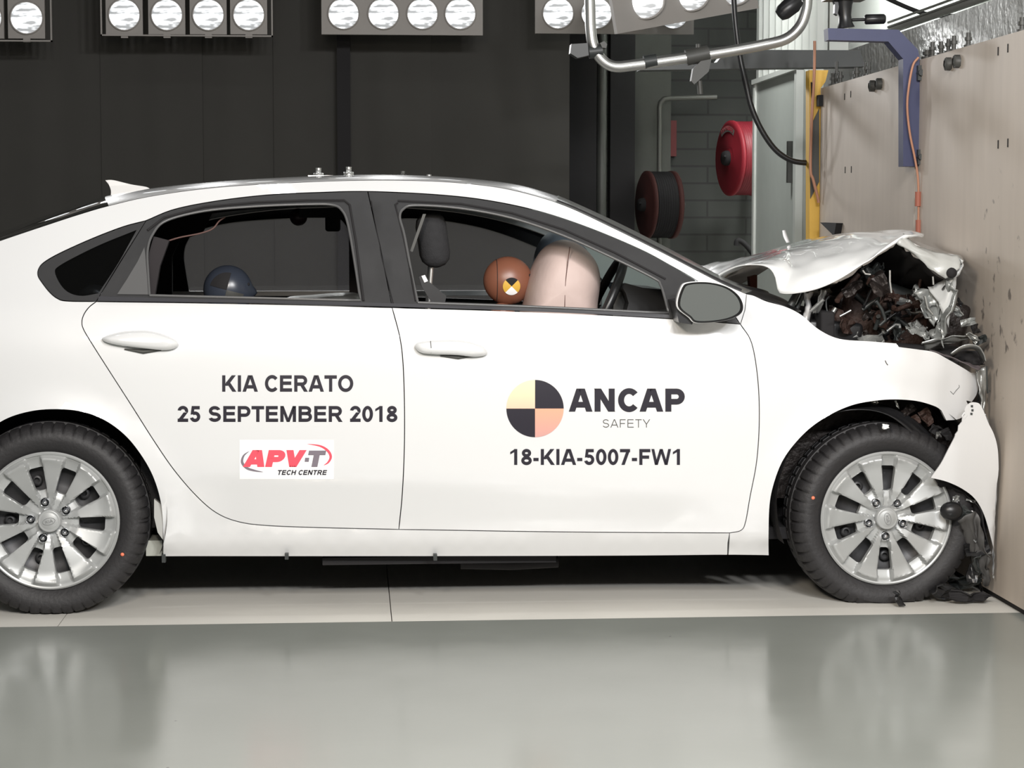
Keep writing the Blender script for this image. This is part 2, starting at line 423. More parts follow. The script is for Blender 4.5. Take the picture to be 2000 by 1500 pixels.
# ============================================================ BACKGROUND THINGS
# curtain: hung panels with soft folds
def curtain(name, px0, px1, y, seed, m, amp=.03):
    a = P(px0, 300, y).x; b = P(px1, 300, y).x; n = int((b - a) / .03); vs = []; fs = []
    zs = [.02, 1.0, 2.0, 3.0, 4.55]
    for i in range(n + 1):
        x = a + (b - a) * i / n
        d = amp * (noise.noise(Vector((x * 2.3, seed, 0))) + .5 * noise.noise(Vector((x * 6, seed, 5))))
        for z in zs: vs.append((x, y + d * (1 + .15 * sin(z * 2 + x)), z))
    k = len(zs)
    fs = [(i * k + j, (i + 1) * k + j, (i + 1) * k + j + 1, i * k + j + 1) for i in range(n) for j in range(k - 1)]
    vb = [(v[0], v[1] + .012, v[2]) for v in vs]
    mb = MB().add(vs, fs).add(vb, fs, rev=True)
    mb.box((a, y - .0, 4.55), (b, y + .03, 4.6))
    return mb.build(name, m, fixn=False)
M['curtain'] = mat('charcoal_curtain', (.046, .044, .039), .85, var=.10, vscale=3)
spans = [(-560, 198, 'charcoal curtain panel at the far left, behind the two-lamp bank'), (198, 397, 'charcoal curtain panel behind the first four framed lamps and the roof fin'),
         (397, 535, 'charcoal curtain panel above the rear door, below right end of framed lamps'), (535, 664, 'narrow charcoal curtain panel just left of the black post'),
         (682, 843, 'charcoal curtain panel just right of the black post'), (843, 1112, 'charcoal curtain panel nearest the dark recess, right end of the backdrop')]
for i, (a, b, lab) in enumerate(spans):
    o = curtain('curtain', a, b, 6.2 - .012 * (i % 2), i * 7.3, M['curtain'], .02 if i in (0, 5) else .035)
    tag(o, lab, 'curtain', 'charcoal backdrop curtains')
o = bar('support_post', 659, 685, 6.06, 0, 4.6, M['matte'], .09); tag(o, 'thin black post rising from behind the car roof between curtain panels', 'post')
# recess things
o = bar('dark_column', 1112, 1165, 7.6, 0, 4.6, M['matte'], .2); tag(o, 'near-black column at the right end of the backdrop curtains', 'column')
cp = P(1175, 300, 8.0).x
o = MB().tube([(cp, 8.0, 0), (cp, 8.0, 4.6)], .035, 14).build('drain_pipe', mat('dim_grey_pipe', (.075, .077, .07), .5)); tag(o, 'dim grey vertical pipe in the dark recess, between two black columns', 'pipe')
o = bar('dark_column', 1192, 1240, 8.2, 0, 4.6, M['matte'], .15); tag(o, 'black column left of the dim grey wide panel in the recess', 'column')
o = bar('grey_panel', 1240, 1310, 8.6, 0, 4.6, mat('dim_panel', (.062, .064, .056), .7, var=.1), .05); tag(o, 'dim grey full-height panel behind the dark maroon reel', 'panel')
pts = [Vector((P(1288, 620, 8.4).x, 8.4, 0)), P(1288, 210, 8.4), P(1290, 200, 8.4), P(1297, 193, 8.4), P(1306, 192, 8.4), P(1345, 191, 8.4), P(1400, 190, 8.4)]
o = MB().tube(pts, .018, 10).build('elbow_pipe', mat('dim_pipe_b', (.085, .085, .075), .5)); tag(o, 'thin grey pipe turning a right-angle elbow in the dark recess', 'pipe')
# small red sign
a = P(1308, 235, 9.1); b = P(1322, 305, 9.1)
o = MB().box((a.x, 9.12, b.z), (b.x, 9.2, a.z)).build('wall_sign', mat('dim_red_sign', (.14, .02, .02), .6)); tag(o, 'small dim red upright sign on the block wall', 'sign')

def reel(name, c, rad, width, yaw, m, lab, hubm, writing=False):
    e = empty(name, (c.x, c.y, 0), label=lab, cat='hose reel')
    ax = Vector((cos(yaw), sin(yaw), 0)); c0 = Vector((0, 0, c.z))
    MB().lathe([(0, 0), (rad * .25, 0), (rad * .3, .01), (rad * .9, .0), (rad, .012), (rad, .03), (rad * .85, .035), (0, .035)], c0, ax, 56).build('front_flange', m, e)
    mb = MB()
    MB().lathe([(0, width - .03), (rad, width - .03), (rad, width), (0, width)], c0, ax, 56).build('rear_flange', m, e)
    prof = [(rad * .62, .035)]; k = 9
    for i in range(k):
        h0 = .035 + (width - .065) * i / k; h1 = .035 + (width - .065) * (i + 1) / k
        prof += [(rad * .93, h0 + .002), (rad * .98, (h0 + h1) / 2), (rad * .93, h1 - .002)]
    prof.append((rad * .62, width - .03))
    MB().lathe(prof, c0, ax, 48).build('coiled_hose', mat(name + '_hose', (.20, .015, .025), .5) if writing else M['matte'], e)
    MB().lathe([(0, -.04), (rad * .17, -.04), (rad * .2, -.02), (rad * .2, .01)], c0, ax, 24).build('hub', hubm, e)
    MB().tube([c0 + ax * (width * .5), c0 + ax * (width + .06), c0 + ax * (width + .09) + Vector((0, 9.21 - c.y, 0))], .03, 10).build('mounting_arm', M['grey'], e)
    MB().tube([c0 + ax * .0 + Vector((0, 0, 0)) - ax * .03, c0 - ax * .05 + Vector((ax.y, -ax.x, .2)).normalized() * .07], .008, 8).build('crank', M['matte'], e)
    if writing:
        u = Vector((ax.y, -ax.x, 0)) ; vs = []; fs = []; n = 14
        for i in range(n + 1):
            t = radians(55 + 70 * i / n)
            for r in (.70, .86): vs.append(c0 - ax * .006 + u * (-cos(t)) * rad * r * -1 + Vector((0, 0, 1)) * sin(t) * rad * r)
        fs = [(2 * i, 2 * i + 1, 2 * i + 3, 2 * i + 2) for i in range(n)]
        MB().add(vs, fs).build('maker_label', mat('pale_label', (.33, .35, .33), .5), e, fixn=False)
        d = MB()
        for i in range(9):
            t = radians(62 + 56 * i / 8); q = c0 - ax * .009
            for r, dt in ((.74, 0), (.80, .02)):
                p0 = q + u * cos(t + dt) * rad * r + Vector((0, 0, 1)) * sin(t + dt) * rad * r
                p1 = q + u * cos(t + dt) * rad * (r + .05) + Vector((0, 0, 1)) * sin(t + dt) * rad * (r + .05)
                d.tube([p0, p1], .004, 5)
        d.build('label_print', M['red'], e)
    return e
# red reel, hung on the side wall end
reel('hose_reel', P(1422, 309, 8.35), .272, .22, radians(12), M['red'], 'large red hose reel with pale arc label beside the white ribbed wall', M['matte'], True)
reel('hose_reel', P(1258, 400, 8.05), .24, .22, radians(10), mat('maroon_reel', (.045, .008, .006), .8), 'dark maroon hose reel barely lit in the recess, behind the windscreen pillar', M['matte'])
# hose loop near the bonnet
pts = smooth([(1438, 480), (1440, 470), (1450, 473), (1464, 487), (1472, 500), (1475, 508)], 6)
o = MB().tube([P(p.x, p.y, 7.6) for p in pts] + [Vector((P(1476, 560, 7.6).x, 7.6, 0))], .018, 8).build('hose_loop', M['matte']); tag(o, 'small black hose loop left of the grey door, above the bonnet edge', 'hose')
pts = [P(1474, 455, 7.7), P(1477, 480, 7.7), P(1473, 505, 7.7), Vector((P(1472, 640, 7.7).x, 7.7, 0))]
o = MB().tube(pts, .024, 8).build('standing_pipe', M['matte']); tag(o, 'short black pipe standing against the white wall end, beside hose loop', 'pipe')

# ------------------------------------------------------------ lamp banks
def lensmat():
    m = bpy.data.materials.new('glowing_lens'); m.use_nodes = True; nt = m.node_tree; b = nt.nodes['Principled BSDF']
    tc = nt.nodes.new('ShaderNodeTexCoord'); mp = nt.nodes.new('ShaderNodeMapping'); n = nt.nodes.new('ShaderNodeTexNoise')
    mp.inputs['Scale'].default_value = (5, 1, 22); n.inputs['Scale'].default_value = 1.6; n.inputs['Detail'].default_value = 3
    r = nt.nodes.new('ShaderNodeMapRange'); r.inputs[1].default_value = .43; r.inputs[2].default_value = .60; r.inputs[3].default_value = .45; r.inputs[4].default_value = 3.4
    nt.links.new(tc.outputs['Object'], mp.inputs[0]); nt.links.new(mp.outputs[0], n.inputs['Vector']); nt.links.new(n.outputs[0], r.inputs[0])
    b.inputs['Emission Color'].default_value = (.93, .97, 1, 1); nt.links.new(r.outputs[0], b.inputs['Emission Strength'])
    b.inputs['Base Color'].default_value = (.5, .5, .5, 1); b.inputs['Roughness'].default_value = .2
    return m
M['lens'] = lensmat()
def lamp(c, r, parent, tilt=None):
    tilt = tilt or Matrix.Identity(3); ax = tilt @ Vector((0, -1, 0))
    rm = MB().lathe([(r * 1.08, -.02), (r * 1.08, .012), (r * 1.0, .016), (r * .97, 0)], c, ax, 32).build('lamp_rim', M['lightpanel'], parent)
    me = MB().lathe([(r * .98, .004), (r * .9, .016), (r * .65, .032), (r * .35, .042), (.002, .046)], (0, 0, 0), ax, 32).build('lens', M['lens'], rm)
    me.location = c
    MB().lathe([(r * 1.0, -.02), (r * .8, -.10), (r * .3, -.16), (.01, -.16)], c, ax, 24).build('lamp_body', M['grey'], rm)
def bank(pxs, py, rp, y, x0, x1, bot, framed, lab, frame=None, hang=True):
    c0 = P((x0 + x1) / 2, 0, y)
    e = empty('lamp_bank', (c0.x, y, 0), label=lab, cat='lamp bank', group='floodlight banks over the far side of the car')
    L = lambda px, py_: P(px, py_, y) - Vector((c0.x, y, 0))
    top = L(x0, -110).z
    if framed:
        for px in pxs:
            a = L(px - 36, bot); b = L(px + 36, bot)
            MB().box((a.x, .0, a.z), (b.x, .03, top)).build('lamp_plate', M['lightpanel'], e)
            MB().box(((a.x + b.x) / 2 - .02, .0, a.z - .02), ((a.x + b.x) / 2 + .02, .02, a.z)).build('plate_bracket', M['lightpanel'], e)
        a = L(frame[0], frame[2]); b = L(frame[1], frame[2]); t = .008
        MB().box((a.x, -.01, a.z), (b.x, .02, a.z + t)).box((a.x, -.01, a.z), (a.x + t, .02, top)).box((b.x - t, -.01, a.z), (b.x, .02, top)).box((a.x, -.01, top), (b.x, .02, top + .02)).build('frame', M['lightpanel'], e)
    else:
        a = L(x0, bot); b = L(x1, bot)
        MB().box((a.x, 0, a.z), (b.x, .03, top)).build('lamp_plate', M['lightpanel'], e)
    for px in pxs:
        q = L(px, py); lamp(Vector((q.x, 0, q.z)), rp / (P(px + 100, py, y).x - P(px, py, y).x) * 0 + rp * (P(px + 100, py, y).x - P(px, py, y).x) / 100, e)
    a = L(x0 + 20, 0); b = L(x1 - 20, 0)
    MB().tube([(a.x, .02, top), (a.x, .02, 4.6)], .02, 8).tube([(b.x, .02, top), (b.x, .02, 4.6)], .02, 8).build('hanger_rods', M['grey'], e)
    return e
bank([-28, 52], 35, 31, 5.6, -70, 100, 75, True, 'leftmost floodlight bank, framed lamps cut by the photo edge', (-150, 102, 80))
bank([243, 326, 407, 486], 29, 30, 5.6, 197, 533, 67, True, 'framed bank of four separate floodlights, left of the thin black post', (197, 533, 70))
bank([671, 749, 825, 899], 27, 29.5, 5.6, 628, 943, 67, False, 'solid grey panel of four floodlights directly above the black post')
bank([1090, 1165, 1240, 1315], 26, 29.5, 5.6, 1045, 1355, 65, False, 'grey floodlight panel partly hidden behind the bent silver tube')
# nearer, tilted bank
def nearbank():
    y = 3.6; q0 = P(1340, 0, y)
    e = empty('lamp_bank', (q0.x, q0.y, 0), label='nearer tilted floodlight bank with larger lamps, top right of the silver tube', cat='lamp bank', group='floodlight banks over the far side of the car')
    A = P(1206, 66, y); B = P(1482, 16, 3.9); u = (B - A).normalized(); n = Vector((u.y, -u.x, 0)).normalized(); v = n.cross(u)
    if v.z < 0: v = -v
    o0 = Vector((q0.x, q0.y, 0)); W = (B - A).length; H = .42
    c = [A, B, B + v * H, A + v * H]; c = [k - o0 for k in c]; bk = [k - n * .03 for k in c]
    MB().add(c, [(0, 1, 2, 3)], False).add(bk, [(3, 2, 1, 0)], False).add(c + bk, [(i, 4 + i, 4 + (i + 1) % 4, (i + 1) % 4) for i in range(4)], False).build('lamp_plate', M['lightpanel'], e)
    tl = Matrix((u, -n, v)).transposed()
    for px, py, r in ((1265, 0, 38), (1353, -14, 37), (1438, -24, 36)):
        t = ((px - 1206) / 276); q = A + u * W * t; q2 = P(px, py, q.y); h = (q2.z - q.z)
        lamp(q + v * h - o0, r * .00252, e, tl)
    t0 = (A + u * .1 + v * H - o0); t1 = (B - u * .1 + v * H - o0)
    MB().tube([t0, (t0.x, t0.y, 4.6)], .02, 8).tube([t1, (t1.x, t1.y, 4.6)], .02, 8).build('hanger_rods', M['grey'], e)
nearbank()

# ------------------------------------------------------------ silver rig tube with clamps
YT = 2.2
pl = smooth([(1151, -60), (1152, 0), (1154, 60), (1160, 92), (1176, 117), (1200, 130), (1240, 127), (1320, 116), (1420, 101), (1490, 88), (1535, 76), (1562, 52), (1574, 20), (1577, -20), (1578, -60)], 8)
rig = MB().tube([P(p.x, p.y, YT) for p in pl] , .0235, 20).build('rig_tube', M['alu'])
tag(rig, 'bent silver rig tube hanging in a U above the bonnet', 'tube')
def piece(name, poly, y0, y1, m, parent=None):
    c = orient([(P(a, b, y0).x, P(a, b, y0).z) for a, b in poly])
    mb = MB().prism(c, y0, y1); return mb.build(name, m, parent)
MB().tube([P(1150, 102, YT), P(1176, 99, YT)], [.028, .028], 16).build('clamp_band', M['dkgrey'], rig)
piece('clamp_bolt', [(1172, 84), (1180, 80), (1186, 86), (1184, 94), (1176, 93)], YT - .03, YT + .03, M['grey'], rig)
piece('clamp_body', [(1116, 86), (1148, 84), (1150, 108), (1128, 113), (1114, 104)], YT - .03, YT + .04, M['dkgrey'], rig)
MB().tube([P(1258, 122, YT), P(1282, 118, YT)], .029, 16).build('sleeve', M['dkgrey'], rig)
MB().tube([P(1340, 113, YT), P(1384, 104, YT)], .034, 16).build('sleeve', M['grey'], rig)
piece('rig_foot', [(1384, 104), (1391, 110), (1384, 140), (1356, 165), (1350, 158), (1354, 134)], YT - .02, YT + .02, M['grey'], rig)
MB().tube([P(1366, 158, YT), P(1368, 184, YT)], .012, 8).build('foot_pin', M['grey'], rig)
MB().tube([P(1364, 86, YT), P(1364, 104, YT)], .010, 8).build('top_screw', M['grey'], rig)
# dark steel beam
o = piece('steel_beam', [(1420, 97), (1680, 98), (1690, 130), (1250, 137), (1250, 128), (1400, 122)], 3.2, 3.32, M['dkgrey']); tag(o, 'dark steel beam running from the silver tube clamps to the barrier corner', 'beam')
# ============================================================ BARRIER
XB = 2.14
def barmat():
    m = mat('painted_ply_face', (.56, .49, .42), .55, var=.07, vscale=2.2); nt = m.node_tree; b = nt.nodes['Principled BSDF']
    tc = nt.nodes['Texture Coordinate']; mp = nt.nodes.new('ShaderNodeMapping'); mp.inputs['Scale'].default_value = (1, 9, 1.2)
    n = nt.nodes.new('ShaderNodeTexNoise'); n.inputs['Scale'].default_value = 2; n.inputs['Detail'].default_value = 6
    r = nt.nodes.new('ShaderNodeMapRange'); r.inputs[1].default_value = .35; r.inputs[2].default_value = .7; r.inputs[3].default_value = .95; r.inputs[4].default_value = 1.02
    nt.links.new(tc.outputs['Object'], mp.inputs[0]); nt.links.new(mp.outputs[0], n.inputs['Vector']); nt.links.new(n.outputs[0], r.inputs[0])
    mm = nt.nodes.new('ShaderNodeMix'); mm.data_type = 'RGBA'; mm.blend_type = 'MULTIPLY'; mm.inputs[0].default_value = 1
    nt.links.new(b.inputs['Base Color'].links[0].from_socket, mm.inputs[6]); nt.links.new(r.outputs[0], mm.inputs[7])
    # scuffs around the impact zone (distance from the strike centre)
    vd = nt.nodes.new('ShaderNodeVectorMath'); vd.operation = 'DISTANCE'; vd.inputs[1].default_value = (XB, .12, .98)
    nt.links.new(tc.outputs['Object'], vd.inputs[0])
    f = nt.nodes.new('ShaderNodeMapRange'); f.inputs[1].default_value = .15; f.inputs[2].default_value = .75; f.inputs[3].default_value = .17; f.inputs[4].default_value = 0
    nt.links.new(vd.outputs['Value'], f.inputs[0])
    n3 = nt.nodes.new('ShaderNodeTexNoise'); n3.inputs['Scale'].default_value = 16; n3.inputs['Detail'].default_value = 8; nt.links.new(tc.outputs['Object'], n3.inputs['Vector'])
    ad = nt.nodes.new('ShaderNodeMath'); ad.operation = 'ADD'; nt.links.new(n3.outputs[0], ad.inputs[0]); nt.links.new(f.outputs[0], ad.inputs[1])
    st = nt.nodes.new('ShaderNodeMapRange'); st.inputs[1].default_value = .77; st.inputs[2].default_value = .84; st.inputs[3].default_value = 0; st.inputs[4].default_value = .75
    nt.links.new(ad.outputs[0], st.inputs[0])
    m2 = nt.nodes.new('ShaderNodeMix'); m2.data_type = 'RGBA'; nt.links.new(st.outputs[0], m2.inputs[0]); nt.links.new(mm.outputs[2], m2.inputs[6]); m2.inputs[7].default_value = (.10, .085, .08, 1)
    nt.links.new(m2.outputs[2], b.inputs['Base Color'])
    return m
M['ply'] = barmat()
ZT = PX(1900, 87, XB).z; YSE = PX(1789, 200, XB).y; YE = PX(1602, 300, XB).y
bar_ = empty('crash_barrier', (0, 0, 0), label='massive pale barrier block the car has struck, plywood faced, at right', cat='barrier')
MB().box((XB + .06, -2.5, .0), (XB + .44, YE - .04, ZT - .10)).build('concrete_block', mat('barrier_concrete', (.3, .3, .28), .8, var=.1), bar_)
MB().box((XB, -2.5, .02), (XB + .058, YSE - .004, ZT)).build('face_board', M['ply'], bar_)
MB().box((XB, YSE + .004, .02), (XB + .058, YE, ZT)).build('face_board', M['ply'], bar_)
MB().box((XB + .01, -2.5, 0), (XB + .06, YE, .018)).build('base_gap_strip', M['matte'], bar_)
def bolthead(px, py, r=.012, L=.012):
    p = PX(px, py, XB); MB().lathe([(r * .6, L + .004), (r, L), (r, -.002)], p, (-1, 0, 0), 6).add([p + Vector((-L, r * cos(k * pi / 3), r * sin(k * pi / 3))) for k in range(6)], [(0, 1, 2, 3, 4, 5)], False).build('bolt_head', M['grey'], bar_)
for q in ((1708, 168), (1721, 164), (1857, 125), (1874, 120)): bolthead(*q, r=.024, L=.02)
for q in ((1650, 189), (1662, 184), (1651, 332), (1663, 331), (1950, 100), (1969, 94), (1950, 282), (1969, 279)):
    p = PX(*q, XB); MB().box((XB - .002, p.y - .004, p.z - .014), (XB + .001, p.y + .004, p.z + .014)).build('fixing_slot', M['matte'], bar_)
p = PX(1630, 441, XB)
MB().add([(XB - .03, p.y + .16, p.z + .015), (XB - .03, p.y - .16, p.z + .012), (XB - .03, p.y - .12, p.z - .045), (XB, p.y + .16, p.z + .015), (XB, p.y - .16, p.z + .012), (XB, p.y - .12, p.z - .045)],
         [(0, 1, 2), (5, 4, 3), (0, 3, 4, 1), (1, 4, 5, 2), (2, 5, 3, 0)], False).build('corner_wedge', M['matte'], bar_)
MB().box((XB - .02, YE - .05, PX(1601, 200, XB).z - .02), (XB + .01, YE - .0, PX(1601, 200, XB).z + .03)).build('edge_clip', M['matte'], bar_)
# anchor bolts and clamps standing along the barrier's top edge
for i, (px, pt, pb, wd) in enumerate([(1627, 143, 169, 10), (1634, 120, 162, 7), (1641, 140, 163, 9), (1673, 132, 152, 10), (1690, 122, 146, 6), (1697, 121, 144, 6), (1744, 107, 128, 6),
                          (1812, 98, 112, 12), (1821, 82, 108, 8), (1838, 81, 104, 8), (1852, 76, 100, 7), (1863, 70, 98, 8), (1891, 64, 90, 8), (1996, 34, 60, 9)]):
    a = PX(px, pb, XB + .03); b = PX(px, pt, XB + .03); r = wd * .5 / 480
    mb = MB().tube([(a.x, a.y, ZT - .004), (a.x, a.y, b.z)], r, 8)
    h = max(.01, (b.z - ZT)); mb.tube([(a.x, a.y, ZT), (a.x, a.y, ZT + .012)], r * 2.0, 6).tube([(a.x, a.y, ZT + h * .5), (a.x, a.y, ZT + h * .5 + .012)], r * 1.6, 6)
    mb.build('anchor_bolt', M['grey'], bar_)
# foil wrapped block behind
def foilmat():
    m = mat('silver_foil_wrap', (.66, .67, .65), .30, metal=.3, bump=.9, bscale=22, var=.1, vscale=9); return m
zf = PX(1640, 104, 2.62).z
o = MB(); n = 26; vs = []; fs = []
yy0, yy1 = -1.5, PX(1606, 200, 2.62).y
for i in range(n + 1):
    for j in range(7):
        y = yy0 + (yy1 - yy0) * i / n; z = 1.3 + (zf - 1.3) * j / 6
        vs.append((2.62 + .012 * noise.noise(Vector((y * 9, z * 9, 2))), y, z))
fs = [(i * 7 + j, (i + 1) * 7 + j, (i + 1) * 7 + j + 1, i * 7 + j + 1) for i in range(n) for j in range(6)]
o.add(vs, fs).box((2.655, yy0, .0), (2.95, yy1, zf - .005))
o = o.build('foil_wrapped_block', foilmat()); tag(o, 'silver foil wrapped block rising behind the pale barrier boards', 'block')
# cable trays on slope behind
MB_ = MB()
for k, (dz, dx, r) in enumerate(((0, 0, .03), (.07, .05, .012), (.12, .09, .012))):
    a = PX(1735, 62 - k * 9, 2.9); b = PX(2010, -34 - k * 11, 2.9)
    MB_.tube([a, b], r * .6, 8)
o = MB_.build('cable_tray', mat('tray_grey', (.26, .26, .24), .5)); tag(o, 'grey cable tray sloping above the foil wrapped block, top right', 'cable tray')
o = MB().tube([P(p.x, p.y, 4.2) for p in smooth([(1700, -20), (1750, 5), (1800, 25), (1840, 31), (1880, 29), (1960, 12), (2010, -4)], 6)], .012, 8).build('slack_cable', M['matte']); tag(o, 'thin black cable sagging across the pale wall, top right corner', 'cable')
# grey wall panel behind top right (pale)
# blue bracket on barrier seam
YB = YSE
def bl(px, py): q = P(px, py, YB - .05); return (q.x, q.z)
br = empty('camera_bracket', (0, 0, 0), label='blue angled steel bracket bolted to the barrier seam, carrying a black camera', cat='bracket')
poly = [bl(*p) for p in [(1617, 55), (1755, 58), (1793, 97), (1796, 112), (1796, 325), (1764, 325), (1764, 115), (1735, 81), (1618, 78)]]
xs_ = bl(1796, 200)[0]
MB().prism(orient(poly), YB - .05, YB + .02).build('bracket_arm', M['blue'], br)
MB().box((xs_ - .012, YB - .02, bl(1796, 323)[1]), (XB + .001, YB + .09, bl(1796, 115)[1])).build('mounting_plate', M['dkgrey'], br)
for pyb in (143, 307):
    q = bl(1795, pyb); MB().box((q[0] - .01, YB - .075, q[1] - .028), (q[0] + .02, YB - .045, q[1] + .028)).tube([(q[0], YB - .09, q[1]), (q[0], YB - .04, q[1])], .012, 8).build('clamp_block', M['dkgrey'], br)
# black camera on a ball head standing on the arm
cm = empty('camera_on_mount', (0, 0, 0), label='black camera head with long lever standing on the blue bracket', cat='camera')
def cp_(px, py, y=YB - .015): return P(px, py, y)
MB().tube([cp_(1652, 54), cp_(1651, 44), cp_(1650, 30), cp_(1649, 10), cp_(1650, 0)], [.034, .026, .024, .03, .034], 16).build('ball_head', M['black'], cm)
MB().tube([cp_(1664, 39), cp_(1692, 38)], .006, 8).build('lever', M['black'], cm)
MB().tube([cp_(1688, 38), cp_(1691, 38), cp_(1726, 37), cp_(1729, 37)], [.012, .019, .019, .014], 14).build('lever_grip', M['black'], cm)
MB().obox(cp_(1648, -14), (.15, .10, .06), Matrix.Identity(3)).build('camera_body', M['black'], cm)
piece('side_knob', [(1627, -4), (1640, 4), (1636, 30), (1630, 26), (1631, 8)], YB - .03, YB + .0, M['black'], cm)
# small black floodlight near the tube
o = empty('small_spotlight', (0, 0, 0), label='small black spotlight pointing down, beside the silver tube bend', cat='spotlight')
a = P(1530, 24, 2.1); b = P(1560, -2, 2.1); dv = (b - a).normalized()
MB().tube([a - dv * .022 , a, a + dv * .05, b], [.028, .040, .044, .03], 6).build('spot_body', M['black'], o)
MB().tube([P(1556, -2, 2.1), P(1572, -6, 2.2)], .012, 8).build('clamp_arm', M['black'], o)
# yellow hazard post
yp = empty('hazard_post', (0, 0, 0), label='yellow post with dark diagonal stripe at the barrier far corner', cat='post')
def piece2(n, pl_, y0, y1, m, pr): return piece(n, pl_, y0, y1, m, pr)
piece('post_body', [(1581, 137), (1618, 137), (1612, 160), (1603, 172), (1603, 470), (1603, 900), (1581, 900), (1581, 470)], YE + .02, YE + .10, M['yellow'], yp)
piece('dark_stripe', [(1582, 250), (1600, 212), (1600, 355), (1583, 388)], YE + .012, YE + .02, M['grey'], yp)
piece('cleat', [(1585, 160), (1590, 165), (1590, 195), (1586, 190)], YE + .0, YE + .02, M['matte'], yp)
# cables
o = MB().tube([P(p.x, p.y, YE - .05) for p in smooth([(1591, 80), (1591, 100), (1590, 150), (1585, 240), (1583, 330), (1588, 350), (1597, 385), (1599, 396)], 6)], .007, 8).build('orange_lead', M['orange']); tag(o, 'thin orange lead hanging in front of the yellow post', 'cable')
pts = [P(p.x, p.y, YB - .08) for p in smooth([(1794, 112), (1783, 128), (1775, 170), (1772, 210), (1777, 260), (1787, 310), (1793, 350), (1794, 400), (1793, 450), (1792, 458)], 6)]
o = MB().tube(pts, .0045, 8).build('orange_lead', M['orange']); tag(o, 'pale orange lead running down the barrier over the blue bracket', 'cable')
for pp in ((1793, 390), (1794, 445)):
    q = P(*pp, YB - .08); MB().tube([q + Vector((0, 0, .03)), q - Vector((0, 0, .025))], .012, 8).build('tape_wrap', M['rustorange'], o)
o = MB().tube([P(p.x, p.y, 2.9) for p in smooth([(1432, -20), (1436, 40), (1445, 110), (1456, 160), (1468, 210), (1488, 255), (1515, 293), (1545, 313), (1575, 318), (1588, 314)], 6)], .013, 10).build('black_hose', M['black']); tag(o, 'thick black hose sagging from the steel beam across the grey door', 'hose')

# ============================================================ THE CAR
car = empty('car', (0, 0, 0), label='white sedan after a frontal crash, crumpled nose against the barrier', cat='car')
# --- pixel outlines
door_rear_gap = [(188, 589, 1), (174, 600), (164, 614), (160, 628), (163, 643), (180, 672), (215, 727), (260, 797), (300, 860), (340, 918), (385, 970), (425, 1003), (470, 1020), (530, 1027), (640, 1031), (779, 1034, 1)]
bgap = [(779, 1034, 1), (786, 960), (790, 860), (789, 750), (783, 670), (766, 601, 1)]
belt_r = [(766, 601, 1), (600, 596), (400, 592), (188, 589, 1)]
belt_f = [(766, 601, 1), (950, 606), (1150, 614), (1330, 624), (1446, 633, 1)]
fgap = [(1446, 633, 1), (1468, 670), (1480, 740), (1483, 820), (1478, 900), (1465, 970), (1456, 1020), (1447, 1036), (1425, 1041, 1)]
fbot = [(1425, 1041, 1), (1100, 1039), (779, 1034, 1)]
def join(*runs):
    out = []
    for r in runs: out += smooth(r, 7)[:-1]
    return out
rear_door_o = join(door_rear_gap, bgap, belt_r)
front_door_o = join(belt_f, fgap, fbot, bgap)
frame_top = [(285, 431, 1), (340, 409), (420, 393), (520, 381), (620, 376), (720, 374), (850, 380), (950, 391), (1050, 412), (1150, 445), (1250, 487), (1310, 519), (1360, 548), (1410, 584), (1446, 633, 1)]
quart = [(285, 431, 1), (240, 443), (180, 466), (120, 493), (88, 511), (76, 524), (74, 538), (82, 552), (97, 571), (112, 583), (130, 588), (188, 589, 1)]
arch_r = [(318, 1087, 1), (318, 1040), (314, 985), (300, 935), (277, 892), (245, 852), (205, 822), (160, 805), (110, 800), (60, 804), (10, 820), (-35, 852), (-70, 895), (-92, 945), (-102, 1000), (-104, 1060, 1)]
rear_end = [(-104, 1060, 1), (-260, 1058), (-430, 1010, 1), (-470, 900), (-478, 760), (-470, 640), (-440, 590, 1)]
rail = [(-440, 590, 1), (-330, 562), (-220, 545), (-120, 512), (0, 470), (80, 443), (150, 420), (215, 401), (300, 382), (420, 366), (560, 357), (700, 352), (830, 353), (930, 360), (1010, 373), (1100, 400), (1200, 446), (1300, 496), (1400, 548), (1458, 574, 1)]
# body side (quarter panel, sill, roof rail and windscreen pillar in one pressing)
body_o = (smooth([(1421, 1084, 1), (1200, 1086), (800, 1087), (318, 1087, 1)], 10)[:-1] + smooth(arch_r, 7)[:-1] + smooth(rear_end, 7)[:-1] + smooth(rail, 8)[:-1]
          + [Vector((1458, 574)), Vector((1455, 605)), Vector((1446, 633))] + smooth(frame_top, 7)[::-1][1:] + smooth(quart, 6)[1:-1] + smooth(door_rear_gap, 7)[:-1] + smooth(fbot, 7)[::-1][:-1] + [Vector((1425, 1041)), Vector((1422, 1060))])
both('body_side', body_o, [], side, M['paint'], car, step=.04, flange=.02)
rd, rd2 = both('rear_door', rear_door_o, [], side, M['paint'], car)
fd, fd2 = both('front_door', front_door_o, [], side, M['paint'], car)
